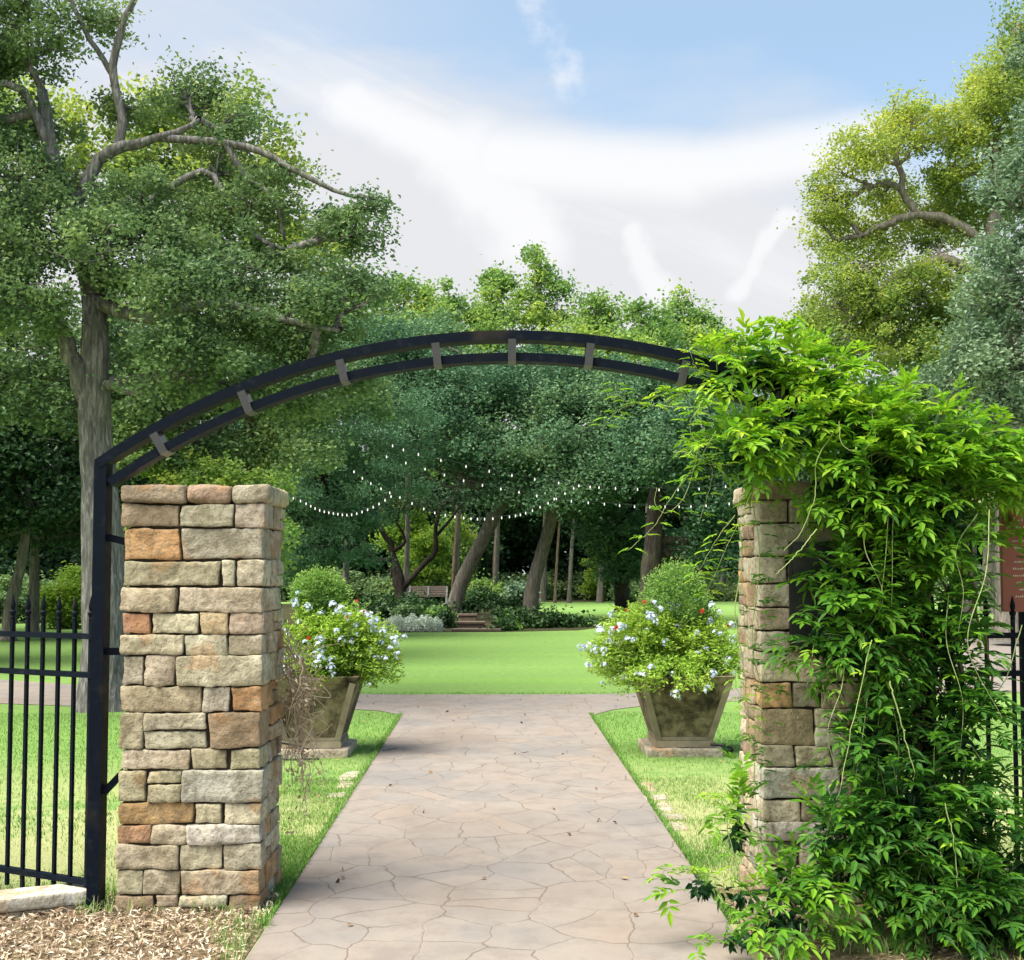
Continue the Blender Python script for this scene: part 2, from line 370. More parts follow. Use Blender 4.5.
# ------------------------------------------------------------------ ground, paths
def sheet(name, pts, z, m, kind='structure', thick=None):
    vs = [Vector((p[0], p[1], z)) for p in pts]
    tri = tessellate_polygon([vs])
    b = MB(); T = []
    for a in tri:
        p, q, r = (vs[i] for i in a)
        T.append(a if (q-p).cross(r-p).z > 0 else (a[0], a[2], a[1]))
    b.add(vs, None, T); o = b.build(name, m); return tag(o, kind=kind)
ground = MB(); ground.add([(-500,-200,0),(500,-200,0),(500,900,0),(-500,900,0)], [(0,1,2,3)])
tag(ground.build('ground', M['lawn']), kind='structure')
PL, PR = -1.02, 1.07
def arc(cx, cy, r, a0, a1, n=6): return [(cx+r*math.cos(math.radians(a0+(a1-a0)*i/n)), cy+r*math.sin(math.radians(a0+(a1-a0)*i/n))) for i in range(n+1)]
path_poly = [(PL, -3), (PR, -3), (PR, 12.75), (1.17, 13.05), (1.40, 13.45), (1.9, 13.9), (3.0, 14.3), (5.2, 14.8), (7.0, 15.3), (10, 16.6), (16, 20.5), (26, 28),
    (22, 34), (14, 30), (10, 26.5), (7.2, 22.5), (5.2, 18.2), (3.6, 16.0), (2.6, 15.35), (1.2, 15.1), (-1.2, 15.1), (-3, 15.4), (-5.2, 16.1), (-7.5, 17.4), (-11, 20.2), (-20, 29), (-23, 26), (-13, 18), (-9, 15.5), (-6.1, 14.2), (-4.4, 13.7), (-2.6, 13.7), (-1.7, 13.55), (-1.3, 13.35), (-1.08, 13.0), (PL, 12.7)]
sheet('path', path_poly, .006, M['path'])
sheet('mulch_ground', [(-6, -3), (PL-.01, -3), (PL-.01, 5.25), (-1.12, 5.6), (-1.75, 5.75), (-2.2, 5.6), (-6, 5.0)], .004, M['mulch'])
sheet('soil_ground', [(PR+.01, -3), (6, -3), (6, 5.3), (2.2, 5.75), (1.3, 5.85), (PR+.05, 5.9)], .004, M['mulch'])
# dark floor of the woodland edge and the side path to the bench
sheet('woodland_floor', [(-70, 62), (70, 62), (80, 140), (-80, 140)], .004, M['litter'])
sheet('bed_floor', [(-8, 31.2), (-3.2, 30.5), (.2, 30.8), (2.3, 31.6), (3.2, 33.5), (2.6, 37), (2.2, 44), (1.5, 52), (-2, 56), (-9, 58), (-20, 60), (-30, 50), (-14, 42)], .006, M['litter'])
sheet('garden_path', [(-8, 57), (-3, 56.5), (1.6, 55), (1.9, 57), (.5, 59.5), (-8, 60)], .010, M['pale_path'])

# ------------------------------------------------------------------ stone pillars
ROWS_L = [  # rows measured on the left pillar: (top, bottom, [(x0, x1, (y0, y1) or None, colour)])
 (212,284,[(398,582,0,'t'),(585,763,0,'g'),(768,862,0,'g')]),
 (288,389,[(398,583,0,'o'),(592,862,0,'g')]),
 (392,474,[(396,720,0,'b'),(726,766,0,'c'),(772,862,0,'c')]),
 (478,554,[(394,570,0,'b'),(582,862,0,'c')]),
 (557,624,[(392,486,0,'r'),(494,648,0,'c'),(656,745,0,'y'),(752,862,0,'p')]),
 (627,690,[(394,600,0,'b'),(605,740,0,'c'),(746,862,0,'c')]),
 (692,786,[(392,466,0,'c'),(472,568,0,'c'),(574,855,0,'c')]),
 (790,868,[(391,654,0,'b'),(662,750,0,'g'),(756,855,0,'o')]),
 (872,984,[(391,466,0,'b'),(471,672,(872,925),'c'),(471,672,(930,984),'c'),(680,852,0,'n')]),
 (986,1050,[(388,618,0,'c'),(625,740,0,'b'),(748,852,0,'b')]),
 (1054,1151,[(388,474,0,'b'),(480,590,(1054,1092),'c'),(480,590,(1097,1151),'b'),(597,852,0,'w')]),
 (1154,1220,[(386,630,0,'o'),(636,724,0,'b'),(732,852,0,'c')]),
 (1224,1280,[(386,491,0,'r'),(496,608,0,'b'),(613,852,0,'w')]),
 (1283,1360,[(384,584,0,'b'),(590,728,0,'c'),(735,852,0,'g')]),
 (1363,1436,[(383,464,0,'c'),(470,588,0,'b'),(595,852,0,'b')]),
 (1439,1510,[(382,505,0,'n'),(510,582,(1439,1474),'b'),(587,745,(1439,1474),'c'),(510,745,(1478,1510),'b'),(750,852,0,'n')]),
]
SC_ = {'t':(.34,.255,.195),'g':(0.396,0.369,0.289),'o':(.48,.31,.16),'b':(0.438,0.383,0.272),'c':(0.509,0.466,0.351),'r':(.36,.20,.13),'y':(0.490,0.402,0.253),'p':(0.426,0.339,0.265),'n':(0.356,0.273,0.183),'w':(0.451,0.446,0.380)}
class Stones(MB):
    def __init__(s, seed): super().__init__(); s.rg = np.random.default_rng(seed); s.c = []
    def stone(s, lo, hi, col, r=.0065, amp=1.1):
        lo = np.array(lo, float); hi = np.array(hi, float); c = (lo+hi)/2; h = (hi-lo)/2
        r = min(r*s.rg.uniform(.75, 1.5), h.min()*.8); off = s.rg.uniform(0, 50, 3); wz, wx = s.rg.uniform(-.0035, .0035)*amp, s.rg.uniform(-.004, .004)*amp; big = True
        n = np.clip(np.round(2*h/.014).astype(int), 3, 28)
        col = np.array(col)*s.rg.uniform(.86, 1.14)*(1+s.rg.uniform(-.05, .05, 3))
        ax = [np.concatenate([[-1], np.linspace(-1+r*.5/h[k], 1-r*.5/h[k], n[k]), [1]]) for k in range(3)]
        for k in range(3):
            a, b = [(1, 2), (2, 0), (0, 1)][k]
            for sg in (-1, 1):
                A, B = np.meshgrid(ax[a], ax[b], indexing='ij'); p = np.zeros(A.shape+(3,)); p[..., a] = A*h[a]; p[..., b] = B*h[b]; p[..., k] = sg*h[k]
                q = np.clip(p, -(h-r), h-r); d = p-q; p = q + unit(d)*r
                w = p + c + off
                disp = (vnoise(w, 8)*.0085 + np.abs(vnoise(w, 17))*.008-.003 + vnoise(w, 45)*.0034)*amp
                skew = vnoise(w*np.array([1, 1, 1]), 3)*.006
                p = p + unit(p/h)*(disp+skew*amp)[..., None]*.9
                p[..., 2] += wz*p[..., 0]/h[0]*min(1, h[0]/.12) * (1 if big else 0); p[..., 0] += wx*p[..., 2]/h[2]
                na, nb = A.shape; I = np.arange(na*nb).reshape(na, nb)
                Q = np.stack([I[:-1, :-1], I[1:, :-1], I[1:, 1:], I[:-1, 1:]], -1).reshape(-1, 4)
                if sg < 0: Q = Q[:, ::-1]
                s.add((p+c).reshape(-1, 3), Q); s.c.append(np.tile(col, (len(Q), 1)))
    def finish(s, name, parent, m=None):
        o = s.build(name, m or M['stone'], parent, smooth=True)
        C = np.concatenate(s.c); C = np.clip(np.concatenate([C, np.ones((len(C), 1))], 1), 0, 1)
        o.data.attributes.new('col', 'FLOAT_COLOR', 'FACE').data.foreach_set('color', C.astype(np.float32).ravel())
        return o
def pillar(x0, x1, y0, y1, rows, seed, label, mirror=False, ztop=1.925):
    rt = empty('stone_pillar', ((x0+x1)/2, (y0+y1)/2, 0), label, 'pillar', 'stone gate pillars')
    st = Stones(seed); rg = np.random.default_rng(seed+5)
    top, bot = rows[0][0], rows[-1][1]
    zf = lambda y: ztop - (y-top)/(bot-top)*(ztop+.03)
    ks = list('bcgcbtcwocbn')
    for (a, b, L) in rows:
        xl = min(q[0] for q in L); xr = max(q[1] for q in L); d0 = rg.uniform(.10, .24); d1 = rg.uniform(.10, .24)
        for (u0, u1, yy, k) in L:
            fx0 = x0+(u0-xl)/(xr-xl)*(x1-x0); fx1 = x0+(u1-xl)/(xr-xl)*(x1-x0)
            if mirror: fx0, fx1 = x0+x1-fx1, x0+x1-fx0
            z0, z1 = (zf(yy[1]), zf(yy[0])) if yy else (zf(b), zf(a))
            out = rg.uniform(-.008, .012)
            isl, isr = abs(fx0-x0) < 1e-3, abs(fx1-x1) < 1e-3
            dd = d0 if isl else d1 if isr else .13
            st.stone((fx0-(rg.uniform(-.006, .010) if isl else 0), y0-out, z0), (fx1+(rg.uniform(-.006, .010) if isr else 0), y0+dd, z1), SC_[k])
        z0, z1 = zf(b), zf(a)
        for side, d in ((0, d0), (1, d1)):
            y = y0+d+.006
            while y < y1-.02:
                w = rg.uniform(.12, .26); e = y+w if y1-(y+w) > .09 else y1
                o_ = rg.uniform(-.008, .012); zz = [(z0, z1)]
                if (z1-z0) > .1 and rg.random() < .35: mdl = z0+(z1-z0)*rg.uniform(.4, .6); zz = [(z0, mdl-.003), (mdl+.003, z1)]
                for p, q in zz:
                    col = SC_[ks[rg.integers(len(ks))]]
                    if side == 0: st.stone((x0-o_, y, p), (x0+.13, e, q), col)
                    else: st.stone((x1-.13, y, p), (x1+o_, e, q), col)
                y = e+.006
        x = x0+.135
        while x < x1-.15:
            w = rg.uniform(.15, .3); e = x+w if (x1-.135)-(x+w) > .09 else x1-.135
            st.stone((x, y1-.13, z0), (e, y1+rg.uniform(-.008, .01), z1), SC_[ks[rg.integers(len(ks))]]); x = e+.006
    st.finish('stonework', rt)
    core = MB(); core.box((x0+.03, y0+.03, 0), (x1-.03, y1-.03, ztop)); core.build('joint_core', M['mortar'], rt)
    cp = Stones(seed+9); o = .018; zc = ztop+.004
    for i, (a, b, k) in enumerate(((0, .446, 't'), (.45, .758, 't'), (.762, 1, 'g'))):
        for (ya, yb) in ((y0-o, y0+.29), (y0+.295, y1+o)):
            xa = x0-o+(x1-x0+2*o)*a; xb = x0-o+(x1-x0+2*o)*b+(.012 if b == 1 else 0); k2 = k if ya < y0 else 'b'
            cp.stone((xa, ya, zc), (xb, yb, zc+.088+rg.uniform(-.004, .004)), SC_[k2], .02, 1.1)
    cp.finish('cap', rt)
    return rt
pillar(-1.775, -1.105, 5.53, 6.05, ROWS_L, 3, 'tall coursed sandstone gate pillar with bare clean faces beside the black fence post')
pillar(1.285, 1.955, 5.53, 6.05, ROWS_L, 21, 'sandstone gate pillar half hidden under the green climbing vine', mirror=True, ztop=1.95)
pn = MB(); pn.box((1.43, 5.49, 1.24), (1.74, 5.515, 1.73)); pn.box((1.415, 5.500, 1.225), (1.755, 5.512, 1.745))
tag(pn.build('wall_panel', M['panel']), 'dark rectangular panel fixed on the stone pillar behind the vine leaves', 'panel')

# ------------------------------------------------------------------ iron archway
AX0, AX1, AY = -1.912, 2.095, 5.56
arch = empty('iron_archway', ((AX0+AX1)/2, AY, 0), 'black iron double rail arch spanning the walkway between the two stone pillars', 'archway')
yf, yb = 5.51, 5.605
zc0, zap = 2.135, 2.768
half = (AX1-AX0)/2; rise = zap-zc0; R = (half**2+rise**2)/(2*rise); cx = (AX0+AX1)/2; cz = zap-R
for x in (AX0, AX1-.058):
    b = MB(); b.box((x, yf, 0), (x+.058, yb, 2.13)); b.box((x-.004, yf-.006, -.02), (x+.062, yb+.006, .012)); b.build('post', M['iron'], arch)
def rail(name, r_out, th, amax, y0, y1):
    b = MB(); n = 72; V = []
    for i in range(n+1):
        a = -amax+2*amax*i/n
        for rr, yy in ((r_out, y0), (r_out, y1), (r_out-th, y1), (r_out-th, y0)): V.append((cx+rr*math.sin(a), yy, cz+rr*math.cos(a)))
    Q = []
    for i in range(n):
        for k in range(4): Q.append((i*4+k, (i+1)*4+k, (i+1)*4+(k+1) % 4, i*4+(k+1) % 4))
    Q += [(0, 1, 2, 3), (n*4+3, n*4+2, n*4+1, n*4)]
    b.add(V, Q); return b.build(name, M['iron'], arch)
am = math.asin(half/R)
rail('upper_rail', R, .047, am, yf-.002, yb+.002)
rin = R-.108
rail('lower_rail', rin, .042, math.asin((half-.058)/rin), yf+.003, yb-.003)
for i, px in enumerate((158, 244, 341, 436, 512, 590, 685, 778, 868)):
    xx = PX(px, 400, yf).x; a = math.asin((xx-cx)/(R-.08)); u = Vector((math.sin(a), 0, math.cos(a))); c0 = Vector((cx, 0, cz))
    if abs(i-4) < 2: a2 = a
    b = MB(); p = c0+u*(R-.045); q = c0+u*(rin-.044); p.y = q.y = (yf+yb)/2-.002
    b.bar(p, q, yb-yf+.030, .038, up=(math.cos(a), 0, -math.sin(a))); b.build('spacer', M['spacer'], arch)
for z, dz in ((1.755, -.012), (1.22, 0), (.60, .05)):
    b = MB(); b.bar((AX0+.055, 5.565, z-dz), (-1.765, 5.575, z+dz), .03, .034); b.build('bracket', M['iron'], arch)
    b = MB(); b.bar((AX1-.055, 5.565, z-dz), (1.945, 5.575, z+dz), .03, .034); b.build('bracket', M['iron'], arch)

# ------------------------------------------------------------------ fences
def fence(p0, dirv, n, sp, label, mir=1):
    rt = empty('iron_fence', (p0[0], p0[1], 0), label, 'fence')
    d = Vector((dirv[0], dirv[1], 0)).normalized(); L = n*sp+.05; P0 = Vector((p0[0], p0[1], 0))
    for z, h in ((1.29, .026), (1.105, .026), (.125, .026)):
        b = MB(); b.bar(P0+Vector((0, 0, z)), P0+d*L+Vector((0, 0, z)), .034, h); b.build('rail', M['iron'], rt)
    for i in range(n):
        c = P0+d*(sp*(i+.42)); b = MB(); b.bar(c+Vector((0,0,.05)), c+Vector((0,0,1.40)), .016, .016, up=(d.x, d.y, 0)); k = b.build('picket', M['iron'], rt)
        f = MB(); ring = [(.0,.007),(.012,.013),(.02,.008),(.03,.016),(.042,.017),(.05,.009),(.062,.013),(.075,.0135),(.10,.008),(.125,.0015)]
        f.tube([c+Vector((0,0,1.362+a)) for a, _ in ring], [r for _, r in ring], 8); f.build('finial', M['iron'], k)
    return rt
fence((AX0+.01, 5.575), (-.42, .21), 20, .106, 'black spear topped iron fence left of the stone pillar in front of the lawn')
fence((AX1-.02, 5.575), (1, .10), 22, .138, 'black iron fence panel partly covered by vine at the right post')
curb = empty('curb_wall', (0, 0, 0), 'low pale stone curb under the left iron fence', 'curb')
for nm, m_, lo, hi in (('top_slab', 'c', (.0, -.18, .035), (.82, .006, .100)), ('top_slab', 'c', (.826, -.18, .035), (1.7, .004, .098)), ('lower_course', 'b', (.0, -.16, -.06), (1.7, -.008, .033))):
    cb = Stones(77); cb.stone(lo, hi, SC_[m_] if nm != 'top_slab' else (.56, .53, .45), .008, .45); cb.finish(nm, curb)
curb.location = (AX0+.005, 5.555, 0); curb.rotation_euler = (0, 0, math.radians(204))

# ------------------------------------------------------------------ foliage
def leaves(mb, P, L, Wd, rng, tint, droop=.15, upn=.7, out=None):
    n = len(P)
    if n == 0: return
    a = rng.normal(size=(n, 3)); a[:, 2] = a[:, 2]*.6-droop
    if out is not None: a += out*.8
    a = unit(a)
    nn = rng.normal(size=(n, 3)); nn[:, 2] += upn
    b = unit(np.cross(nn, a)); c = np.cross(a, b)
    L = L*rng.uniform(.65, 1.3, n)[:, None]; Wd = Wd*rng.uniform(.7, 1.25, n)[:, None]
    v = np.stack([P-a*L*.5, P+b*Wd*.5+c*Wd*.22-a*L*.05, P+a*L*.5, P-b*Wd*.5+c*Wd*.22-a*L*.05], 1)
    mb.add(v.reshape(-1, 3), np.arange(n*4).reshape(n, 4), a=np.clip(tint, 0, 1))
def crown_clumps(rng, blobs, rc, dens, shell=.55):
    Cs, Os, Bi = [], [], []
    for bi, (c, r) in enumerate(blobs):
        c = np.array(c, float); r = np.array(r, float); rm = r.mean()
        n = max(4, int(dens*4*math.pi*rm*rm/(math.pi*rc*rc)))
        d = unit(rng.normal(size=(n, 3))); d[:, 2] = np.where(d[:, 2] < -.5, d[:, 2]*.6, d[:, 2])
        rad = shell+(1-shell)*rng.random(n)**.6
        rad *= 1+.22*vnoise(d*1.7+bi*9.1, 1.3)
        Cs.append(c+d*r*rad[:, None]); Os.append(d); Bi.append(np.full(n, bi))
    return np.concatenate(Cs), np.concatenate(Os), np.concatenate(Bi)
def foliage(mb, rng, blobs, rc, dens, lpc, L, Wd, shell=.55, flat=.75, droop=.15, tintf=None, keep=1.0):
    dens *= 1.7; lpc *= 1.9; L *= 1.12; Wd *= 1.2
    C, O, Bi = crown_clumps(rng, blobs, rc, dens, shell*.8)
    rs = rc*rng.uniform(.55, 1.35, len(C)); ct = rng.normal(0, .10, len(C))
    idx = np.repeat(np.arange(len(C)), rng.poisson(lpc, len(C)))
    g = rng.normal(size=(len(idx), 3)); g = unit(g)*(rng.random(len(idx))**.45)[:, None]
    wide = rng.random(len(idx)) < .28; g[wide] = np.clip(rng.normal(size=(int(wide.sum()), 3))*.7, -1.35, 1.35)
    g[:, 2] *= flat
    P = C[idx]+g*rs[idx][:, None]
    t = .42+ct[idx]+rng.normal(0, .13, len(idx))
    if tintf is not None: t = tintf(P, t)
    leaves(mb, P, L, Wd, rng, t, droop, .7, O[idx]*.5)
    return C, Bi
def interp(pts, n, wig=0, rng=None):
    p = np.array([tuple(q) for q in pts], float); s = np.linspace(0, len(p)-1, n); i = np.minimum(s.astype(int), len(p)-2); f = (s-i)[:, None]
    g = np.gradient(p, axis=0); h = lambda a, b, ma, mb_: (2*f**3-3*f**2+1)*a+(f**3-2*f**2+f)*ma+(-2*f**3+3*f**2)*b+(f**3-f**2)*mb_
    out = h(p[i], p[i+1], g[i], g[i+1])
    if wig: out[1:-1] += rng.normal(0, wig, (n-2, 3))
    return out
def tree(name, seed, label, trunk, blobs, leafm, barkm, rc, dens, lpc, L, Wd, limbs=(), group=None, cat='tree', shell=.55, flat=.75, droop=.15, tintf=None, twigs=60, extra=(), nolimb=False, wob=.12, seg=12):
    """trunk: [(x,y,z,r)]; blobs: [((x,y,z),(rx,ry,rz))]; limbs: lists of (x,y,z,r)"""
    rng = np.random.default_rng(seed); b0 = trunk[0]
    rt = empty(name, (b0[0], b0[1], 0), label, cat, group)
    tb = MB(); tp = interp([p[:3] for p in trunk], 26); tr_ = np.interp(np.linspace(0, len(trunk)-1, 26), np.arange(len(trunk)), [p[3] for p in trunk])
    tr_[0] *= 1.35; tr_[1] *= 1.12
    tb.tube(tp, tr_, seg, wob=wob, seed=seed)
    nodes = [tp[10:]]
    for lm in limbs:
        k = 14; lp = interp([p[:3] for p in lm], k); lr = np.interp(np.linspace(0, len(lm)-1, k), np.arange(len(lm)), [p[3] for p in lm])
        lp[2:-1] += rng.normal(0, lr.mean()*.25, (k-3, 3)); tb.tube(lp, lr, 7, wob=.1, seed=seed+1); nodes.append(lp[4:])
    nodes = np.concatenate(nodes)
    rmax = trunk[0][3]
    fm = MB(); C, Bi = foliage(fm, rng, blobs, rc, dens, lpc, L, Wd, shell, flat, droop, tintf)
    for (nm, m2, bl2, args) in extra:
        f2 = MB(); foliage(f2, rng, bl2, **args); f2.build('crown', M[m2], rt)
    if not nolimb:
        for bi, (c, r) in enumerate(blobs):
            c = np.array(c, float); d = np.linalg.norm(nodes-c, axis=1)+np.maximum(0, nodes[:, 2]-c[2])*1.5; s0 = nodes[np.argmin(d)]
            dist = np.linalg.norm(c-s0)
            if dist > .2:
                mid = (s0+c)/2+np.array([0, 0, -.12*dist])+rng.normal(0, .08*dist, 3)
                lp = interp([s0, mid, c+rng.normal(0, .1, 3)*np.array(r)], 10); lp[2:-1] += rng.normal(0, .02*dist, (7, 3)); r0 = min(rmax*.5, .03*dist+.03)
                tb.tube(lp, np.linspace(r0, r0*.35, 10), 6)
            else: lp = np.array([s0, c]); r0 = rmax*.3
            cc = C[Bi == bi]; k = min(len(cc), max(3, twigs//max(1, len(blobs))))
            for q in cc[rng.choice(len(cc), k, replace=False)]:
                s1 = lp[rng.integers(len(lp)//2, len(lp))]; m_ = (s1+q)/2+rng.normal(0, .12, 3)*np.linalg.norm(q-s1)
                tb.tube(interp([s1, m_, q], 6), np.linspace(r0*.33, .004, 6), 4)
    tb.build('trunk', M[barkm], rt, smooth=True)
    fm.build('crown', M[leafm], rt)
    return rt
def bl(*L_, fy=1.0, deep=1.0):
    """crown lobes measured on the photo: (px, py, distance, half width px, half height px)"""
    o = []
    for q in L_:
        px, py, Y, rx = q[:4]; ry = q[4] if len(q) > 4 else rx*.8
        o.append((tuple(PX(px, py, Y)), (rx*Y/F, max(rx, ry)*.9*Y/F*deep, ry*Y/F)))
    return o
def ln(*L_):
    return [(*PX(px, py, Y), r*Y/F) for (px, py, Y, r) in L_]

# the big live oak on the left, its trunk just behind the iron post
trunkA = ln((104,708,13.6,23),(104,600,13.6,20.5),(100,500,13.6,17.5),(94,430,13.6,15),(95,340,13.6,13),(90,280,13.7,11),(65,205,13.8,9),(50,150,13.8,7),(42,90,13.8,5))
trunkA[0] = (trunkA[0][0], trunkA[0][1], -.05, trunkA[0][3])
limbsA = [ln((96,440,13.6,12),(80,380,13.5,10),(62,335,13.4,9),(20,290,13.0,7),(-30,260,12.6,5)),
 ln((70,215,13.8,7),(95,165,13.9,7),(118,150,13.9,6.5),(160,138,14,4),(200,120,14,2.5)),
 ln((118,150,13.9,6),(122,115,13.9,5),(112,75,13.9,4.5),(118,40,13.9,4),(135,-5,13.9,3),(150,-50,13.9,2)),
 ln((50,150,13.8,6),(25,95,13.6,4),(-10,80,13.4,4)),
 ln((112,75,13.9,3),(85,30,13.8,2.5),(60,-20,13.8,2)),
 ln((160,138,14,4),(225,143,14,4),(262,152,14,3.6),(300,173,14,3),(340,192,14,2.2),(385,202,14,1.2)),
 ln((225,143,14,3.5),(248,178,14,3),(275,200,14,2.2),(285,240,14,1.5)),
 ln((92,300,13.6,8),(150,320,13.3,6),(215,302,13.2,5),(245,310,13.2,5),(285,320,13.2,3.5),(340,330,13.2,2)),
 ln((150,200,13.9,4),(205,170,14,3.5),(232,210,14,3),(262,240,14,2.5),(290,250,14,1.5))]
blobsA = bl((-5,305,12.8,80,42),(-70,250,13,110,90),(110,250,13.2,85,48),(190,300,13.4,85,50),(60,235,13.8,80,45),(150,215,14,70,40),(240,270,14,70,45),(290,320,13.6,75,45),
 (340,300,13.5,50,35),(180,370,13.0,70,40),(10,180,13.6,60,50),(-60,120,13.8,90,80),(25,40,13.8,60,40),(105,20,14,36,18),(185,95,14.6,42,30),(215,170,14.4,48,34),(255,205,14.2,45,32),(130,110,14.2,30,20),
 (320,230,14,42,24),(360,235,14,30,22),(375,205,14,18,12),(230,130,14.4,36,24),(290,175,14.2,22,12),(-30,30,13.6,70,60),(45,125,14.3,30,20),(300,385,13.8,70,45),(240,385,14.4,60,35),(-60,-60,13.8,120,60))
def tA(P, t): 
    return t + .10*np.clip((P[:, 0]*.06+(P[:, 2]-4)*.10), -1, 1.4)  # brighter up and to the right: sun on the crown put into the tint
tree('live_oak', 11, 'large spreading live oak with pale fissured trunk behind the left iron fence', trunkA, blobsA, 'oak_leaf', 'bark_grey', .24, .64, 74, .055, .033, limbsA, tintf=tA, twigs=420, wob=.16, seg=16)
# sunny tree glimpsed through it
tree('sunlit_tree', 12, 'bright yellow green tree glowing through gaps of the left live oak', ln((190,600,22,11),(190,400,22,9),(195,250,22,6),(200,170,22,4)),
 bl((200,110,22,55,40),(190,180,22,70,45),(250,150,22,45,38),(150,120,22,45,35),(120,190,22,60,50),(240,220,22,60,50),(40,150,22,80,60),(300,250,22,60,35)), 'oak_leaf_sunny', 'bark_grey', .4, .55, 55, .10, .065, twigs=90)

tree('oak_tree', 26, 'mid green oak filling the space behind the live oak, above the left stone pillar', ln((262,640,21,8),(258,520,21,7),(250,420,21,6),(240,360,21,3)),
 bl((60,400,20,60,50),(140,400,20,60,45),(215,390,20.5,60,45),(285,400,21,60,45),(20,350,20,70,55),(120,330,20,70,45),(340,400,22,50,40),(200,330,21,70,45),(140,450,20,46,30),(225,450,21,50,26),(290,455,21,50,30),(-60,380,20,80,70)), 'oak_leaf', 'bark_oak', .36, .7, 60, .085, .052, twigs=60)
# dark trees standing in the shade behind the fence, far left
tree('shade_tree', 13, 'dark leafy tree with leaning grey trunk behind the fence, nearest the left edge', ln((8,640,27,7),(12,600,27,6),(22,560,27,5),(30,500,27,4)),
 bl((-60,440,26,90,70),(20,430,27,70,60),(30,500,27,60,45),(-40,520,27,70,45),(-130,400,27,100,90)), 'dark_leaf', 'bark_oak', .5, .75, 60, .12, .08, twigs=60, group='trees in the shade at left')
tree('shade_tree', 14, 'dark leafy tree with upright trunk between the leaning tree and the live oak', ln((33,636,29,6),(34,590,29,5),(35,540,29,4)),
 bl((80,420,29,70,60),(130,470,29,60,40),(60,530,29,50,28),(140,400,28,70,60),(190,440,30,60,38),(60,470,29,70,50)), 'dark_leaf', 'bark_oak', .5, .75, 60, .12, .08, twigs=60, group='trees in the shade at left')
def bush(name, seed, label, blobs, m, rc, dens, lpc, L, Wd, cat='bush', group=None, shell=.5, stem='bark_dark', kind=None):
    c0 = blobs[0][0]; rng = np.random.default_rng(seed); rt = empty(name, (c0[0], c0[1], 0), label, cat, group)
    f = MB(); C, Bi = foliage(f, rng, blobs, rc, dens, lpc, L, Wd, shell); f.build('foliage', M[m], rt)
    sm = MB()
    for k in range(7):
        q = C[rng.integers(len(C))]; s0 = np.array([c0[0], c0[1], 0])+rng.normal(0, .05, 3)*[1, 1, 0]
        sm.tube(interp([s0, (s0+q)/2+rng.normal(0, .05, 3), q], 7), np.linspace(.03, .008, 7), 5)
    sm.build('stem', M[stem], rt); return rt
bush('golden_bush', 15, 'yellow green sunlit bush behind the left fence pickets', bl((66,612,33,22,22),(72,585,33,16,18),(55,600,33,14,20)), 'yellow_leaf', .3, .9, 60, .10, .06)
bush('golden_bush', 16, 'bright yellow green bush rising over the cap of the left stone pillar', bl((180,475,20,38,24),(235,482,20,36,18),(150,462,20,26,26),(215,545,20,90,60),(165,445,20,16,12),(262,490,20,30,16)), 'high_leaf', .22, .6, 42, .07, .04)
# clipped hedge at far left
hg = MB(); rng = np.random.default_rng(5); n = 16000; x = rng.uniform(-26, -7, n); P = np.stack([x, 37.5-(x+7)*-.12+rng.uniform(-.6, .6, n), rng.random(n)**.7*.75], 1)
leaves(hg, P, .14, .09, rng, rng.normal(.35, .15, n)); tag(hg.build('low_hedge', M['ivy_leaf']), 'low dark clipped hedge at the far side of the left lawn', 'hedge')

# cedar mass left of centre
tree('cedar_tree', 17, 'soft drooping dark green cedar above the left flower planter', ln((325,612,29,8),(322,500,29,7),(320,400,29,4),(322,330,29,2)),
 bl((325,420,28,70,50),(320,480,28,75,50),(335,545,28,55,40),(290,560,28,50,38),(380,470,29,50,45),(300,360,29,70,45),(250,430,29,70,60),(385,400,29,55,40),(250,520,29,60,50),(355,510,28.5,45,35)), 'cedar_leaf', 'bark_dark', .45, .8, 75, .10, .028, droop=.5, twigs=90, flat=.5)
# the two leaning oaks and the upright one beyond the lawn
tree('leaning_oak', 18, 'oak with grey trunk leaning right beyond the lawn beside the stone steps', ln((450,618,38.5,7.5),(462,580,38.5,7),(482,540,38.3,6.6),(503,500,38.2,6),(530,460,38,6),(545,420,38,4)),
 bl((430,440,37,62,42),(490,450,37.5,55,36),(460,390,38,70,38),(520,400,38,55,38),(400,400,38,48,36),(540,450,36.5,52,40),(430,345,40,50,30),(380,345,38,45,30)), 'live_oak_leaf', 'bark_oak', .62, .75, 110, .115, .07, group='oaks beyond the lawn', twigs=90)
tree('leaning_oak', 19, 'oak with slightly tilted trunk standing in the dark ground cover bed', ln((529,622,38,7.6),(532,590,38,7),(540,560,38,6.6),(550,525,37.8,6),(560,480,37.5,6),(570,430,37.5,4)),
 bl((580,430,37,60,45),(560,490,36.5,45,32),(600,390,38,60,36),(640,420,37,50,40),(530,380,40,60,32),(515,490,37,30,26),(600,480,36.5,42,30)), 'live_oak_leaf', 'bark_oak', .62, .75, 110, .115, .07, group='oaks beyond the lawn', twigs=90)
tree('upright_oak', 20, 'oak with thick dark upright trunk above the right planter', ln((651,606,34,10.5),(652,570,34,10),(655,540,34,9.5),(657,510,34,9),(662,450,34,7),(670,400,34,5)),
 bl((665,450,33,55,42),(710,430,33,60,42),(760,440,33,60,42),(690,390,35,60,36),(730,500,33,48,32),(640,400,36,45,34),(780,500,33,50,40),(760,560,33,46,36),(700,545,33.5,30,28),(805,440,33,60,60),(830,540,33,60,60)), 'live_oak_leaf', 'bark_dark', .6, .78, 105, .115, .07, group='oaks beyond the lawn', twigs=90)
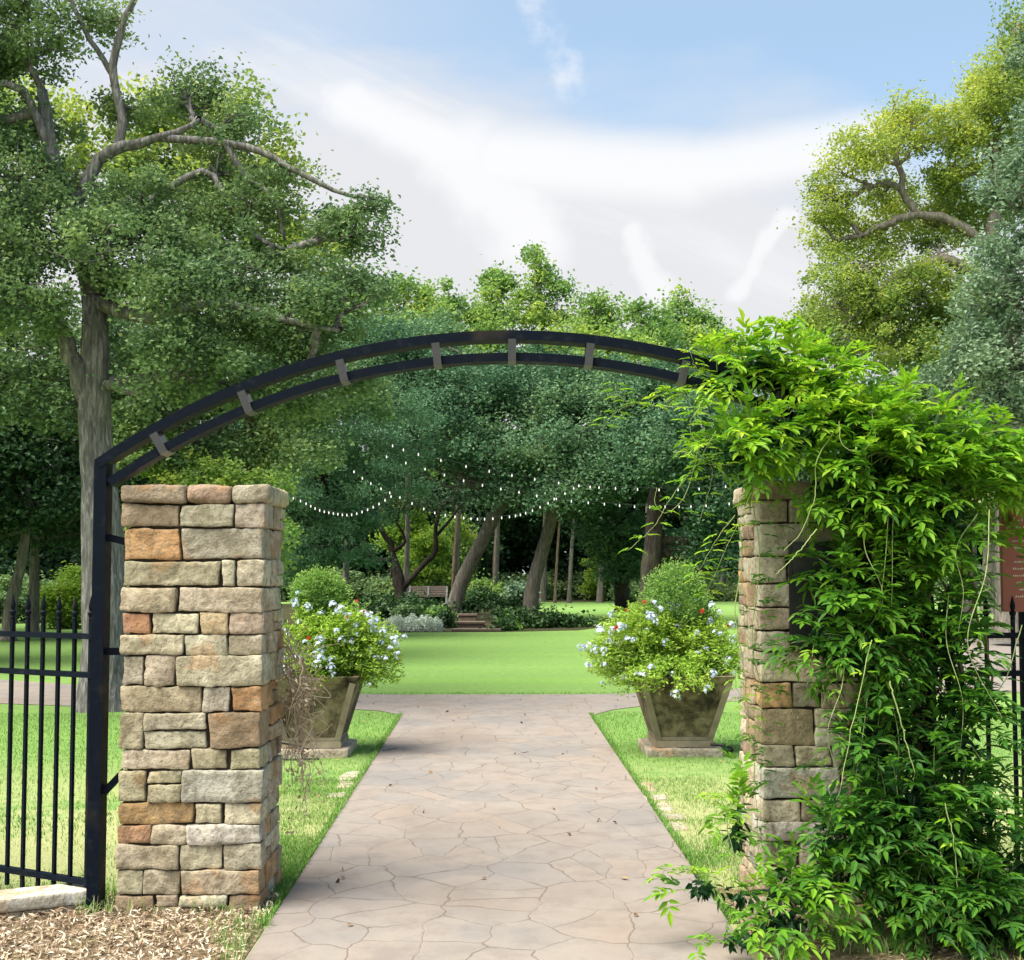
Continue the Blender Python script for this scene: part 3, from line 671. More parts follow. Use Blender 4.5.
tree('low_oak', 21, 'small oak with short dark trunk and low crown left of the upright oak', ln((623,612,40,8),(622,590,40,7.5),(621,560,40,7),(620,520,40,4)),
 bl((610,530,39,42,30),(640,545,39,34,24),(590,500,39,38,28),(655,480,38,40,30),(620,565,39.5,34,16),(625,480,39,40,30)), 'live_oak_leaf', 'bark_dark', .55, .8, 75, .13, .08, group='oaks beyond the lawn', twigs=60)
# little dark crape with open branches beside the bench
lc = [ln((401,600,42,5),(396,570,42,4),(388,540,42,3),(372,515,42,2),(355,500,42,1.2)), ln((401,590,42,4),(418,570,42,3.2),(433,555,42,2.8),(437,530,42,2.3),(440,505,42,1.4)),
 ln((391,560,42,3),(378,560,42,2.4),(366,548,42,1.8),(352,545,42,1)), ln((391,552,42,2.6),(402,545,42,2),(404,535,42,1.5),(396,522,42,1)), ln((437,535,42,2),(450,520,42,1.5),(460,505,42,1))]
tree('crape_myrtle', 22, 'small dark multi limbed tree with curving bare branches beside the bench', ln((400,604,42,6),(401,590,42,5),(399,575,42,4.5),(394,560,42,4)),
 bl((372,515,42,30,18),(345,530,42,28,18),(400,500,42,38,18),(445,500,42,32,16),(360,495,42,30,16)), 'dark_leaf', 'bark_dark', .5, .55, 40, .12, .05, lc, twigs=110, wob=.05)
# slender trunks in the wood behind
slim = [(390,600,53,3,470,'slender dark tree directly behind the curving small tree','dark_leaf','bark_dark'),(452,606,58,3,455,'slim pale tree just behind the leaning oak and bench','high_leaf','bark_pale'),
 (492,598,60,2.2,465,'slim pale tree between the leaning and tilted oaks','live_oak_leaf','bark_pale'),
 (555,603,57,2.6,480,'slim reddish trunked tree at the edge of the raised lawn','live_oak_leaf','bark_pale'),
 (569,603,55,3.6,490,'slim grey trunked tree at the centre of the far lawn edge','high_leaf','bark_oak')]
for i, (px, py, Y, r, top, lb, lm, bm) in enumerate(slim):
    r *= .62
    g = GP(px, py); Y = min(g.y, 66) 
    tree('slender_tree', 30+i, lb, [(*GP(px, 572+CAM_H*F/Y)[:2], 0, r*Y/F)]+ln((px+2,560,Y,r*.85),(px+5,510,Y,r*.7),(px+3,top,Y,r*.4)), bl((px-6,top+5,Y,24,20),(px+22,top-12,Y,26,20),(px-26,top-16,Y,24,18)), lm, bm, .7, .7, 45, .18, .11, group='slender trees of the wood', twigs=12)

# back row, tops in the sun
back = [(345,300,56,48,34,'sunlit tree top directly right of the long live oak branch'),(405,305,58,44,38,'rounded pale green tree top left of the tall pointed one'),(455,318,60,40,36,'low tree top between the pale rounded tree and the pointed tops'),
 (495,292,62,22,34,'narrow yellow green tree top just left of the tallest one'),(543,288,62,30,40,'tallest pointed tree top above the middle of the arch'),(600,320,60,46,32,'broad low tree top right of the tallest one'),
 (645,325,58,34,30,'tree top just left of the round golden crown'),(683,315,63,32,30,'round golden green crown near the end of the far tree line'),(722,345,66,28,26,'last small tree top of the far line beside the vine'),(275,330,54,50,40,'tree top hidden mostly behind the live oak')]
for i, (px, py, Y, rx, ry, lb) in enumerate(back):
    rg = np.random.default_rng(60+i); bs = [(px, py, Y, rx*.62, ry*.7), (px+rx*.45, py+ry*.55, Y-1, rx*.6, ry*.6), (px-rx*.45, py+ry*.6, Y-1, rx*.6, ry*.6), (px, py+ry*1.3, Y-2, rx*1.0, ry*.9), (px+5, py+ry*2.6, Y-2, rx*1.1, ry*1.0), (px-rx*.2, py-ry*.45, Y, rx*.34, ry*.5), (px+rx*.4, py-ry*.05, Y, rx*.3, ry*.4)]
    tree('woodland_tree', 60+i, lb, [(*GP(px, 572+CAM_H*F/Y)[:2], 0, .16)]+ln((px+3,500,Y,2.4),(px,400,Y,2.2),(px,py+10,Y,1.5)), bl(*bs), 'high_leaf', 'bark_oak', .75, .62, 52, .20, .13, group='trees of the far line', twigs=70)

# deep wood and undergrowth that read as one mass
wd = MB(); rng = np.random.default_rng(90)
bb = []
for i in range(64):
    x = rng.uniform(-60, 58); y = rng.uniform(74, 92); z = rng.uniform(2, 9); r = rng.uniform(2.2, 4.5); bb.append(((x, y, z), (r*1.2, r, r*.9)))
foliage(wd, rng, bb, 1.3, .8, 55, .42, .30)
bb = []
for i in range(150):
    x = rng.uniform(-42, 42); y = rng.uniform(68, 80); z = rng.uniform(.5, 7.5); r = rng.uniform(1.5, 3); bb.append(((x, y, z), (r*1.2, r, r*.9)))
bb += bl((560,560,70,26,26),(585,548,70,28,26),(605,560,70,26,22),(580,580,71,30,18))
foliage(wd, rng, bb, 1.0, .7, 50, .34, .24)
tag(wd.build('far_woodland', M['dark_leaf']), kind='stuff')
ug = MB(); bb = []
for i in range(120):
    x = rng.uniform(-34, 34); y = rng.uniform(62, 72); r = rng.uniform(.6, 1.5); bb.append(((x, y, r*.5), (r*1.3, r, r*.9)))
foliage(ug, rng, bb, .5, .7, 45, .2, .12, shell=.4)
tag(ug.build('undergrowth', M['oak_leaf']), kind='stuff')
for i, (px, py, Y, rx, ry, lb) in enumerate([(425,560,60,26,26,'bright lime bush glowing behind the bench'),(480,590,54,16,11,'small yellow green bush right of the leaning oak trunk'),(603,570,64,18,22,'bright lime bush seen under the low oak'),(405,525,62,24,26,'lime green sapling above the small dark tree'),(452,548,64,18,30,'pale lime shrub in front of the slender trees'),(520,598,50,12,9,'pale leaved bush beside the tilted oak trunk'),(640,592,60,28,12,'dull green bush at the far edge of the lawn')]):
    bush('lime_bush', 95+i, lb, bl((px,py,Y,rx,ry),(px+rx*.5,py+ry*.5,Y-.5,rx*.6,ry*.5),(px-rx*.4,min(py+ry*.9,592),Y-.5,rx*.6,ry*.5)), ['yellow_leaf','high_leaf','yellow_leaf','yellow_leaf','high_leaf','blue_leaf','oak_leaf'][i], .5, .8, 55, .17, .11, group='bushes under the far trees')
# the right-hand trees
limbsH = [ln((1010,260,25,7),(985,245,25,6),(950,222,25,5),(918,214,25,4.4),(905,195,25,3.6),(898,165,25,3)), ln((918,214,25,5),(890,222,25,3.5),(862,236,25,2)), ln((903,190,25,4),(888,183,25,3),(872,186,25,2)),
 ln((1010,300,25,7),(950,262,25,6),(905,272,25,5),(872,300,25,4),(845,325,25,2.5)), ln((885,290,25,3),(895,310,25,2.5),(870,330,25,2)), ln((990,245,25,7),(1000,180,25,6),(985,110,25,4))]
def tH(P, t): return t+.16*np.clip((P[:, 2]-7.5)/2.5, -.8, 1.3)-.05*np.clip(P[:, 0]-9.5, 0, 3)  # sunlit top and left side of the crown put into the tint
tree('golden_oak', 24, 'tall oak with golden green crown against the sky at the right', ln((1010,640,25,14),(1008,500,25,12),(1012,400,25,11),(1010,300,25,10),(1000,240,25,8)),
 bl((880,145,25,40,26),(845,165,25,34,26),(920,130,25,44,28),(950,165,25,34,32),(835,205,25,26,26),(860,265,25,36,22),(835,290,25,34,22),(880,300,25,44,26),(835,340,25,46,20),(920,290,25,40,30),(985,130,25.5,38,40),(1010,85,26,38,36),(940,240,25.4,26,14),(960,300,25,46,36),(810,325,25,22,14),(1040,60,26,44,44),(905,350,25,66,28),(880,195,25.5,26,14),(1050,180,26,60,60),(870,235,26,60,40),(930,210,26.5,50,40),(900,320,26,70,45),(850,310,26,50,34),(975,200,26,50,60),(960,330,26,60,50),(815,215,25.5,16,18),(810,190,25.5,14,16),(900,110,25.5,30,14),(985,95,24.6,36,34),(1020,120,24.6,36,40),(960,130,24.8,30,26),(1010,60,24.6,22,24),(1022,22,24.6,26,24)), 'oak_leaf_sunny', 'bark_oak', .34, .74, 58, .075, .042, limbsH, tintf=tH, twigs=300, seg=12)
tree('silver_oak', 25, 'dense bluish green tree in front of the golden oak at the right edge', ln((1090,700,17,14),(1085,500,17,12),(1070,350,17,9),(1060,240,17,5)),
 bl((1020,180,17,44,42),(1030,260,17,60,46),(985,300,17,34,28),(1000,350,17,56,38),(960,375,17.2,40,26),(1040,400,17,60,45),(985,410,17,36,20),(1080,140,17,70,70),(1020,55,16,16,18),(1035,30,16,22,18),(1100,300,17,90,90)), 'blue_leaf', 'bark_oak', .28, .72, 65, .075, .036, [ln((1060,240,17,5),(1045,120,17,3),(1030,50,16,1.5))], twigs=150)
# off to the left and right the wood goes on
for i, (x, y, h) in enumerate([(-13, 20, 8), (-17, 30, 10), (14, 34, 9), (19, 44, 11), (-24, 44, 11), (26, 52, 11)]):
    tree('side_tree', 110+i, ['broad leafy tree beyond the left edge of the lawn', 'second leafy tree beyond the left edge of the lawn', 'broad leafy tree beyond the right lawn', 'tall leafy tree far beyond the right lawn', 'distant tree at the far left of the wood', 'distant tree at the far right of the wood'][i],
     [(x, y, 0, .3), (x+.1, y, h*.3, .24), (x+.2, y+.1, h*.6, .16)], [((x, y, h*.62), (2.8, 2.8, 1.8)), ((x+1.4, y, h*.75), (2, 2, 1.5)), ((x-1.5, y-.4, h*.7), (2, 2, 1.6)), ((x+.4, y-1, h*.45), (2.5, 2, 1.3)), ((x, y, h*.9), (1.6, 1.6, 1.2))], 'oak_leaf', 'bark_oak', .6, .6, 55, .17, .11, twigs=40)

# ------------------------------------------------------------------ turf blades, wood chips
def inside(P, poly):
    x, y = P[:, 0], P[:, 1]; r = np.zeros(len(P), bool); p = np.array([q[:2] for q in poly]); j = len(p)-1
    for i in range(len(p)):
        c = ((p[i, 1] > y) != (p[j, 1] > y)) & (x < (p[j, 0]-p[i, 0])*(y-p[i, 1])/(p[j, 1]-p[i, 1]+1e-12)+p[i, 0]); r ^= c; j = i
    return r
def blades(mb, rng, P, h, w, t):
    n = len(P); az = rng.uniform(0, 2*math.pi, n); d = np.stack([np.cos(az), np.sin(az), np.zeros(n)], 1); h = h*rng.uniform(.5, 1.4, n)[:, None]; ln_ = d*h*rng.uniform(.2, .9, n)[:, None]
    s_ = np.stack([-d[:, 1], d[:, 0], d[:, 2]], 1)*w; up = np.array([0, 0, 1.0])
    v = np.stack([P-s_, P+s_, P+up*h*.6+ln_*.35+s_*.7, P+up*h*.6+ln_*.35-s_*.7, P+up*h+ln_], 1).reshape(-1, 3)
    k = np.arange(n)*5; mb.add(v, np.stack([k, k+1, k+2, k+3], 1), np.stack([k+3, k+2, k+4], 1), a=t)
rng = np.random.default_rng(200); g = MB()
def spots(n, x0, x1, y0, y1):
    P = np.stack([rng.uniform(x0, x1, n), y0+(y1-y0)*rng.random(n)**1.3, np.zeros(n)], 1); return P
P = np.concatenate([spots(150000, -6.5, 6.5, 5.5, 13.2), spots(26000, -1.6, -1.0, 5.3, 9), spots(26000, 1.0, 1.7, 5.3, 9)])
ok = ~inside(P, path_poly) & ~((P[:, 1] < 6.1) & (np.abs(P[:, 0]-.09) > 1.19) & (np.abs(P[:, 0]-.09) < 1.9)) & ~((P[:, 1] < 5.75) & (P[:, 0] < -1.0))
pt = vnoise(P*np.array([.5, 1.3, 1]), .9)+.5*vnoise(P, 4)
thin = np.clip((10.8-P[:, 1])/3, 0, 1)
ok &= rng.random(len(P)) > thin*np.clip(pt+.5, 0, .88)
P = P[ok]; pt = pt[ok]; thin = thin[ok]
blades(g, rng, P, .024, .0026, np.clip(.42+rng.normal(0, .15, len(P))+.55*thin*np.clip(pt+.25, -.2, .8), 0, 1))
Q = np.concatenate([np.stack([np.full(9000, x)+rng.normal(0, .012, 9000)*0+sg*np.abs(rng.normal(0, .02, 9000)), rng.uniform(5.3, 13, 9000), np.zeros(9000)], 1) for x, sg in ((PL-.004, -1), (PR+.004, 1))])
Q = Q[rng.random(len(Q)) < .45]; blades(g, rng, Q, .03, .003, rng.normal(.4, .16, len(Q)))
E = np.stack([rng.uniform(-9, 9, 30000), rng.uniform(15.0, 17, 30000), np.zeros(30000)], 1); E = E[~inside(E, path_poly)]
E = E[E[:, 1] < 15.35]; blades(g, rng, E, .02, .004, rng.normal(.33, .1, len(E)))
for (x0, x1, y0, y1, n) in ((-1.9, -1.0, 5.25, 5.52, 500), (-1.2, -1.03, 4.6, 5.5, 260), (-2.0, -1.78, 5.4, 5.9, 300), (1.15, 3.2, 4.3, 5.4, 9000)):
    T_ = np.stack([rng.uniform(x0, x1, n), rng.uniform(y0, y1, n), np.zeros(n)], 1); T_ = T_[vnoise(T_, 5) > -.1]; blades(g, rng, T_, .07, .0025, rng.normal(.55, .25, len(T_)))
tag(g.build('grass', M['grass_blade']), kind='stuff')
ch = MB(); n = 15000
P = np.stack([rng.uniform(-4, -1.03, n), rng.uniform(4.0, 5.75, n), rng.uniform(.006, .03, n)], 1); P = P[(P[:, 0] < -1.05)]
leaves(ch, P, .038, .010, rng, rng.beta(1.6, 1.6, len(P)), 0, 3.0)
P2 = np.stack([rng.uniform(1.1, 3.6, 3500), rng.uniform(4.0, 5.6, 3500), rng.uniform(.006, .02, 3500)], 1); leaves(ch, P2, .03, .009, rng, rng.beta(1.6, 1.6, len(P2)), 0, 3.0)
for k in range(160):
    c = np.array([rng.uniform(-3.6, -1.1), rng.uniform(4.1, 5.5), .02]); az = rng.uniform(0, 3.14); L_ = rng.uniform(.04, .13)
    d = np.array([math.cos(az), math.sin(az), rng.normal(0, .12)])*L_; ch.tube([c-d/2, c+rng.normal(0, .006, 3), c+d/2], [.003, .004, .002], 5, a=rng.uniform(.2, 1))
M['chip'] = leaf_mat('chip', [(.14,.09,.06), (.30,.22,.15), (.50,.42,.32), (.66,.60,.50)], .03, .1, .9, 6, .2)
tag(ch.build('wood_chips', M['chip']), kind='stuff')

# pale edging stones set flush along the walk
es = [(-1.115, 8.75, .12, .26), (-1.13, 8.33, .13, .13), (-1.12, 9.12, .15, .38), (1.15, 7.30, .13, .22), (1.165, 7.58, .14, .20), (1.15, 7.9, .12, .25), (1.14, 8.22, .15, .18), (1.15, 8.62, .11, .34)]
lbs = ['pale edging stone along the left of the walk, the middle one of three', 'short pale edging stone nearest the camera on the left of the walk', 'long pale edging stone farthest away on the left of the walk'] + ['pale edging stone right of the walk, %s from the stone pillar' % w for w in ('first', 'second', 'third', 'fourth', 'fifth')]
for i, (x, y, w, l) in enumerate(es):
    st = Stones(300+i); st.stone((x-w/2, y-l/2, -.03), (x+w/2, y+l/2, .010), (.40, .37, .29), .012, 1.3); o = st.finish('edging_stone', None); tag(o, lbs[i], 'edging stone', 'edging stones along the walk')
st = Stones(320); st.stone((1.12, 5.18, -.03), (1.34, 5.42, .10), (.40, .32, .26), .03, 1.6); tag(st.finish('loose_stone', None), 'rough loose stone at the foot of the vine beside the walk', 'stone')

# ------------------------------------------------------------------ planters
def frustum(mb, c, z0, z1, h0, h1, inset=0):
    v = []
    for z, h in ((z0, h0), (z1, h1)):
        for sx, sy in ((-1,-1),(1,-1),(1,1),(-1,1)): v.append((c[0]+sx*h, c[1]+sy*h, z))
    mb.add(v, [(3,2,1,0),(4,5,6,7),(0,1,5,4),(1,2,6,5),(2,3,7,6),(3,0,4,7)])
def planter(x, y, label):
    rt = empty('planter', (x, y, .07), label, 'planter', 'square concrete planters beside the walk')
    c = (x, y); z0, z1 = .075, .70; h0, h1 = .225, .40
    b = MB(); frustum(b, c, z0+.05, z1-.06, h0+.0, h1-.03); b.build('body', M['pot'], rt)
    b = MB(); frustum(b, c, z0, z0+.055, h0+.035, h0+.03); frustum(b, c, z0+.058, z0+.085, h0+.022, h0+.024); b.build('base', M['pot_edge'], rt)
    b = MB(); v = []
    for z, h in ((z1-.06, h1-.012), (z1, h1+.022)):
        for sx, sy in ((-1,-1),(1,-1),(1,1),(-1,1)): v.append((x+sx*h, y+sy*h, z))
    for sx, sy in ((-1,-1),(1,-1),(1,1),(-1,1)): v.append((x+sx*(h1-.035), y+sy*(h1-.035), z1))
    for sx, sy in ((-1,-1),(1,-1),(1,1),(-1,1)): v.append((x+sx*(h1-.06), y+sy*(h1-.06), z1-.058))
    Q = []
    for a in (0, 4, 8):
        for k in range(4): Q.append((a+k, a+(k+1) % 4, a+4+(k+1) % 4, a+4+k))
    b.add(v, Q); b.build('rim', M['pot'], rt)
    for sx, sy in ((-1,-1),(1,-1),(1,1),(-1,1)):
        b = MB(); b.bar((x+sx*(h0-.002), y+sy*(h0-.002), z0+.06), (x+sx*(h1-.028), y+sy*(h1-.028), z1-.05), .052, .052, up=(0, 1, 0)); b.build('corner_strip', M['pot_edge'], rt)
    b = MB(); b.box((x-h1+.075, y-h1+.075, z1-.09), (x+h1-.075, y+h1-.075, z1-.03)); b.build('soil', M['soil'], rt)
    return rt
PXR, PXL, PYY = 1.665, -1.585, 10.35
for x, side in ((PXR, 'right'), (PXL, 'left')):
    planter(x, PYY, {'right': 'square tapered mossy concrete planter with raised corners right of the walk', 'left': 'tapered concrete planter half behind the left pillar and dried vine'}[side])
    st = Stones(330 if x > 0 else 331); st.stone((x-.34, PYY-.33, -.03), (x+.33, PYY+.34, .072), (.42, .38, .30), .012, .6)
    tag(st.finish('base_slab', None), 'flat stone slab under the %s planter' % side, 'slab')
hose = MB(); hose.tube(interp([(PXL-.1, PYY-.30, .1), (PXL-.28, PYY-.36, .13), (PXL-.34, PYY-.42, .05), (PXL-.2, PYY-.46, .012), (PXL+.1, PYY-.44, .012)], 24), .009, 6)
tag(hose.build('hose', M['pipe']), 'short black irrigation hose curling beside the left planter slab', 'hose')
hose = MB(); hose.tube(interp([(PXR+.22, PYY-.28, .10), (PXR+.33, PYY-.34, .10), (PXR+.41, PYY-.3, .06), (PXR+.38, PYY-.2, .012)], 20), .012, 6)
tag(hose.build('hose', M['pipe']), 'black irrigation hose end at the right corner of the right planter', 'hose')

# one flower head, then copies
rng = np.random.default_rng(400)
def head_mesh(seed, m, r=.036, n=11, pet=.013, name='flower_head'):
    rg = np.random.default_rng(seed); b = MB()
    for k in range(n):
        d = unit(rg.normal(size=3)+np.array([0, -.2, .8])); c = d*r*rg.uniform(.6, 1.1); u = unit(np.cross(d, rg.normal(size=3))); v = np.cross(d, u); t0 = rg.random()
        for q in range(5):
            a = 2*math.pi*q/5; e = u*math.cos(a)+v*math.sin(a); f = u*math.cos(a+1.57)+v*math.sin(a+1.57)
            b.add([c, c+e*pet*.6+f*pet*.42, c+e*pet*1.25+d*.002, c+e*pet*.6-f*pet*.42], [(0, 1, 2, 3)], a=t0)
    o = b.build(name, m); return o
def flowers(parent, base, pts, rg, names):
    for p in pts:
        o = base[rg.integers(len(base))].copy(); COL.objects.link(o); o.parent = parent; o.location = Vector(p)-Vector(parent.location); o.matrix_parent_inverse = Matrix()
        k = rg.uniform(.7, 1.3); o.scale = (k, k, k); o.rotation_euler = (rg.uniform(-.4, .4), rg.uniform(-.4, .4), rg.uniform(0, 6.28))
blue = [head_mesh(i, M['blue_petal'], name='flower_head') for i in range(4)]
red = [head_mesh(10+i, M['red_petal'], .015, 9, .010, 'flower_head') for i in range(2)]
pale = [head_mesh(20, M['blue_petal'], .028, 8, .012, 'flower_head')]
def mound(name, label, cat, lobes, seed, nshoot, m, nfl, nred, nback=0):
    rg = np.random.default_rng(seed); c0 = np.array(lobes[0][0]); rt = empty(name, tuple(c0*np.array([1, 1, 0])+np.array([0, 0, .68])), label, cat)
    f = MB(); st = MB(); tips = []
    root = np.array([c0[0], c0[1], .66])
    for k in range(nshoot):
        c, r = lobes[rg.integers(len(lobes))]; d = unit(rg.normal(size=3)+np.array([0, -.35, .25])); q = np.array(c)+d*np.array(r)*rg.uniform(.8, 1.12)
        mid = (root+q)/2+np.array([0, 0, .10])+rg.normal(0, .03, 3); cv = interp([root+rg.normal(0, .08, 3)*[1, 1, 0], mid, q], 14)
        st.tube(cv[3:], np.linspace(.005, .0015, 11), 4, a=.4); tips.append((q, d))
        nl = 58; s_ = rg.uniform(.42, 1, nl); i = np.minimum((s_*13).astype(int), 12); pp = cv[i]+rg.normal(0, .028, (nl, 3))
        leaves(f, pp, .040, .017, rg, .38+.35*s_**3+rg.normal(0, .12, nl), .1, .6, np.tile(d, (nl, 1))*.5)
    f.build('foliage', M[m], rt); st.build('stem', M['vine_stem'], rt)
    vis = [q+np.array([0, -.02, .02]) for q, d in tips if d[1] < .25]
    rg.shuffle(vis); flowers(rt, blue, vis[:nfl], rg, 'flower_head')
    if nred: flowers(rt, red, vis[nfl:nfl+nred], rg, 'flower_head')
    return rt
Yp = PYY
mound('plumbago_bush', 'spilling bush with pale blue flowers in the right planter', 'flowering bush', bl((680,655,Yp,58,34),(625,655,Yp-.1,42,38),(715,650,Yp,40,36),(640,625,Yp,40,26),(605,660,Yp-.05,22,26),(665,680,Yp-.35,50,16),(690,620,Yp+.1,36,20)), 31, 640, 'plumbago_leaf', 96, 0)
mound('plumbago_bush', 'spilling lime green bush with pale blue flowers in the left planter', 'flowering bush', bl((330,645,Yp,46,30),(372,655,Yp-.1,36,36),(345,625,Yp,46,22),(305,640,Yp,30,40),(385,665,Yp-.1,20,26),(310,670,Yp-.3,30,16)), 33, 520, 'plumbago_leaf', 72, 0)
def red_plant(label, spots_, seed):
    rg = np.random.default_rng(seed); c = PX(*spots_[0]); rt = empty('red_flower_plant', (c.x, c.y, .66), label, 'flower plant'); st = MB(); lf = MB()
    for q in spots_:
        p = np.array(PX(*q)); b = np.array([c.x+rg.normal(0, .05), c.y+.1, .66]); cv = interp([b, (b+p)/2+rg.normal(0, .02, 3), p], 10); st.tube(cv, np.linspace(.005, .002, 10), 5, a=.3)
        leaves(lf, cv[rg.integers(3, 10, 22)]+rg.normal(0, .02, (22, 3)), .04, .02, rg, rg.normal(.25, .1, 22))
    st.build('stem', M['vine_stem'], rt); lf.build('foliage', M['plumbago_leaf'], rt); flowers(rt, red, [np.array(PX(*q))+np.array([0, -.03, 0]) for q in spots_], rg, '')
red_plant('small red flowers poking out of the left planter', [(357,601,Yp-.15),(347,617,Yp-.4),(309,638,Yp-.45),(364,611,Yp-.3)], 41)
red_plant('small red flowers poking out of the right planter', [(626,610,Yp-.35),(615,627,Yp-.45),(644,603,Yp-.3),(701,611,Yp-.2),(728,626,Yp-.2)], 42)
for o in blue+red+pale: bpy.data.objects.remove(o)
def ball(label, c, r, seed, m='box_leaf'):
    rg = np.random.default_rng(seed); rt = empty('box_ball', (c.x, c.y, .66), label, 'clipped shrub', 'clipped shrubs in the planters'); f = MB(); n = 9500
    d = unit(rg.normal(size=(n, 3))); rad = r*(1-.28*rg.random(n)**2)*(1+.22*vnoise(d*1.6+seed, 1)+.16*vnoise(d*5+seed, 1))
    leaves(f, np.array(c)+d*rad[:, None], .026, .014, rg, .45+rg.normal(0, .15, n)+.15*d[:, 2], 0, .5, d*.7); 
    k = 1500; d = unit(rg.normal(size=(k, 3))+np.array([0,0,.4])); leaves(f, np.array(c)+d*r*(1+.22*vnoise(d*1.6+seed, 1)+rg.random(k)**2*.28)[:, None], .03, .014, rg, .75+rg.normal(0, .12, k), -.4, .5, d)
    f.build('foliage', M[m], rt); st = MB(); st.tube([(c.x, c.y, .64), (c.x, c.y, c.z)], [.02, .012], 6); st.build('stem', M['bark_oak'], rt)
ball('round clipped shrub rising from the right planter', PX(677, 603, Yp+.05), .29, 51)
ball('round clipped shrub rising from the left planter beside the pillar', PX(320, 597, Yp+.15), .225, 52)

# ------------------------------------------------------------------ dried vine hanging at the left pillar
dv = empty('dried_vine', (-1.03, 5.85, 1.2), 'tangle of dry brown vine stems hanging at the inner side of the left pillar', 'dried vine')
rng = np.random.default_rng(500); st = MB(); lf = MB()
for k in range(40):
    p0 = np.array(PX(rng.uniform(280, 292), rng.uniform(625, 720), 5.85+rng.uniform(-.05, .2))); L_ = rng.uniform(60, 190)
    e = np.array(PX(min(322, rng.normal(300, 9)), min(p0[2]*0+690+rng.uniform(-20, 140), 826), 5.85+rng.uniform(-.1, .15)))
    m_ = (p0+e)/2+np.array([rng.uniform(.0, .10), rng.normal(0, .05), rng.uniform(0, .10)]); cv = interp([p0, m_, e], 14); cv[1:] += np.cumsum(rng.normal(0, .007, (13, 3)), 0)
    st.tube(cv, np.linspace(.0035, .0012, 14)*rng.uniform(.5, 1.3), 4, a=rng.uniform(.3, 1))
    n = rng.integers(4, 16); i = rng.integers(3, 14, n); leaves(lf, cv[i]+rng.normal(0, .012, (n, 3)), .03, .014, rng, rng.random(n), .6)
for k in range(40):
    c = np.array(PX(rng.normal(301, 9), rng.uniform(640, 790), 5.85)); cv = interp([c+rng.normal(0, .05, 3), c+rng.normal(0, .04, 3), c+rng.normal(0, .05, 3), c+rng.normal(0, .06, 3)], 16); st.tube(cv, .0018, 4, a=rng.uniform(.3, 1))
st.build('stem', M['dry'], dv); lf.build('foliage', M['dry'], dv)

# ------------------------------------------------------------------ things beyond the lawn
bn = empty('garden_bench', (*PX(427, 604, 56)[:2], 0), 'weathered wooden garden bench with pale legs behind the small dark tree', 'bench'); bx, by = PX(428, 600, 56)[:2]; bw = .95
b = MB(); [b.box((bx-bw, by+.30+i*.02, .50+i*.11), (bx+bw, by+.33+i*.02, .585+i*.11)) for i in range(4)]; b.build('backrest', M['bench'], bn)
b = MB(); [b.box((bx-bw, by-.22+i*.13, .42), (bx+bw, by-.12+i*.13, .45)) for i in range(4)]; b.build('seat', M['bench'], bn)
for dx in (-bw+.05, 0, bw-.05):
    for dy, h in ((-.2, .419), (.26, .90)):
        b = MB(); b.box((bx+dx-.045, by+dy-.04, 0), (bx+dx+.045, by+dy+.04, h)); b.build('leg', M['bench_leg'], bn)
for dx in (-bw+.03, bw-.03): b = MB(); b.box((bx+dx-.04, by-.26, .62), (bx+dx+.04, by+.30, .66)); b.box((bx+dx-.03, by-.25, .42), (bx+dx+.03, by-.19, .618)); b.build('armrest', M['bench_leg'], bn)
sp = GP(478, 631); stp = empty('garden_steps', (sp.x, sp.y, 0), 'low brown stone steps leading up through the ground cover past the leaning oak', 'steps')
for i, (x0, x1, y, h) in enumerate(((453, 500, 31.0, .02), (455, 484, 33.2, .12), (458, 476, 36, .24))):
    a = PX(x0, 620, y).x; c = PX(x1, 620, y).x; b = MB(); b.box((a, y, 0), (c, y+1.5, h)); b.box((a-.03, y-.04, h+.002), (c+.03, y+.5, h+.05)); b.build('step', M['step'], stp)
iv = MB(); rng = np.random.default_rng(600)
bb = bl((395,608,40,26,11),(428,610,38,24,10),(443,622,33,11,9),(425,617,34,14,8),(520,622,33,17,9),(540,623,33.2,20,8),(562,624,33.5,20,7),(584,626,33.8,12,4),(503,618,36,12,8),(480,600,50,20,9),(372,612,38,24,12),(515,606,42,20,8),(470,607,44,20,6),(345,620,35,30,10),(505,628,31.6,6,4))
bb = [(c, (r[0], min(r[1], .9), r[2])) for c, r in bb]
foliage(iv, rng, bb, .35, .9, 60, .12, .09, shell=.4); tag(iv.build('ground_cover', M['ivy_leaf']), kind='stuff')
for i, (px, py, Y, rx, ry, lb) in enumerate([(408,614,34.5,14,7,'small mid green shrub behind the white leaved plants'),(440,618,33.5,10,8,'small green shrub at the foot of the leaning oak'),(507,627,31.8,6,4,'small yellowish plant at the end of the steps')]):
    bush('low_shrub', 610+i, lb, bl((px,py,Y,rx,ry),(px+rx*.5,py+2,Y,rx*.6,ry*.7)), ['oak_leaf','box_leaf','plumbago_leaf'][i], .3, .9, 50, .10, .07)
proto = None
for i in range(11):
    px = 388+i*4.9; c = PX(px, 627+(.8 if i % 2 else -.6), 31.2+(.5 if i % 2 else 0)); rg = np.random.default_rng(620+i); f = MB(); n = 620
    d = unit(rg.normal(size=(n, 3))); d[:, 2] = np.abs(d[:, 2]); P = np.array([c.x, c.y, .0])+d*np.array([.17, .17, .30+.06*(i % 3)])*rg.uniform(.6, 1.15, n)[:, None]; leaves(f, P, .075, .03, rg, rg.normal(.5, .25, n), .3, .4, d)
    tag(f.build('white_plant', M['white_leaf']), 'silvery white leaved plant in the low row edging the far bed', 'plant', 'silvery white plants edging the far bed')
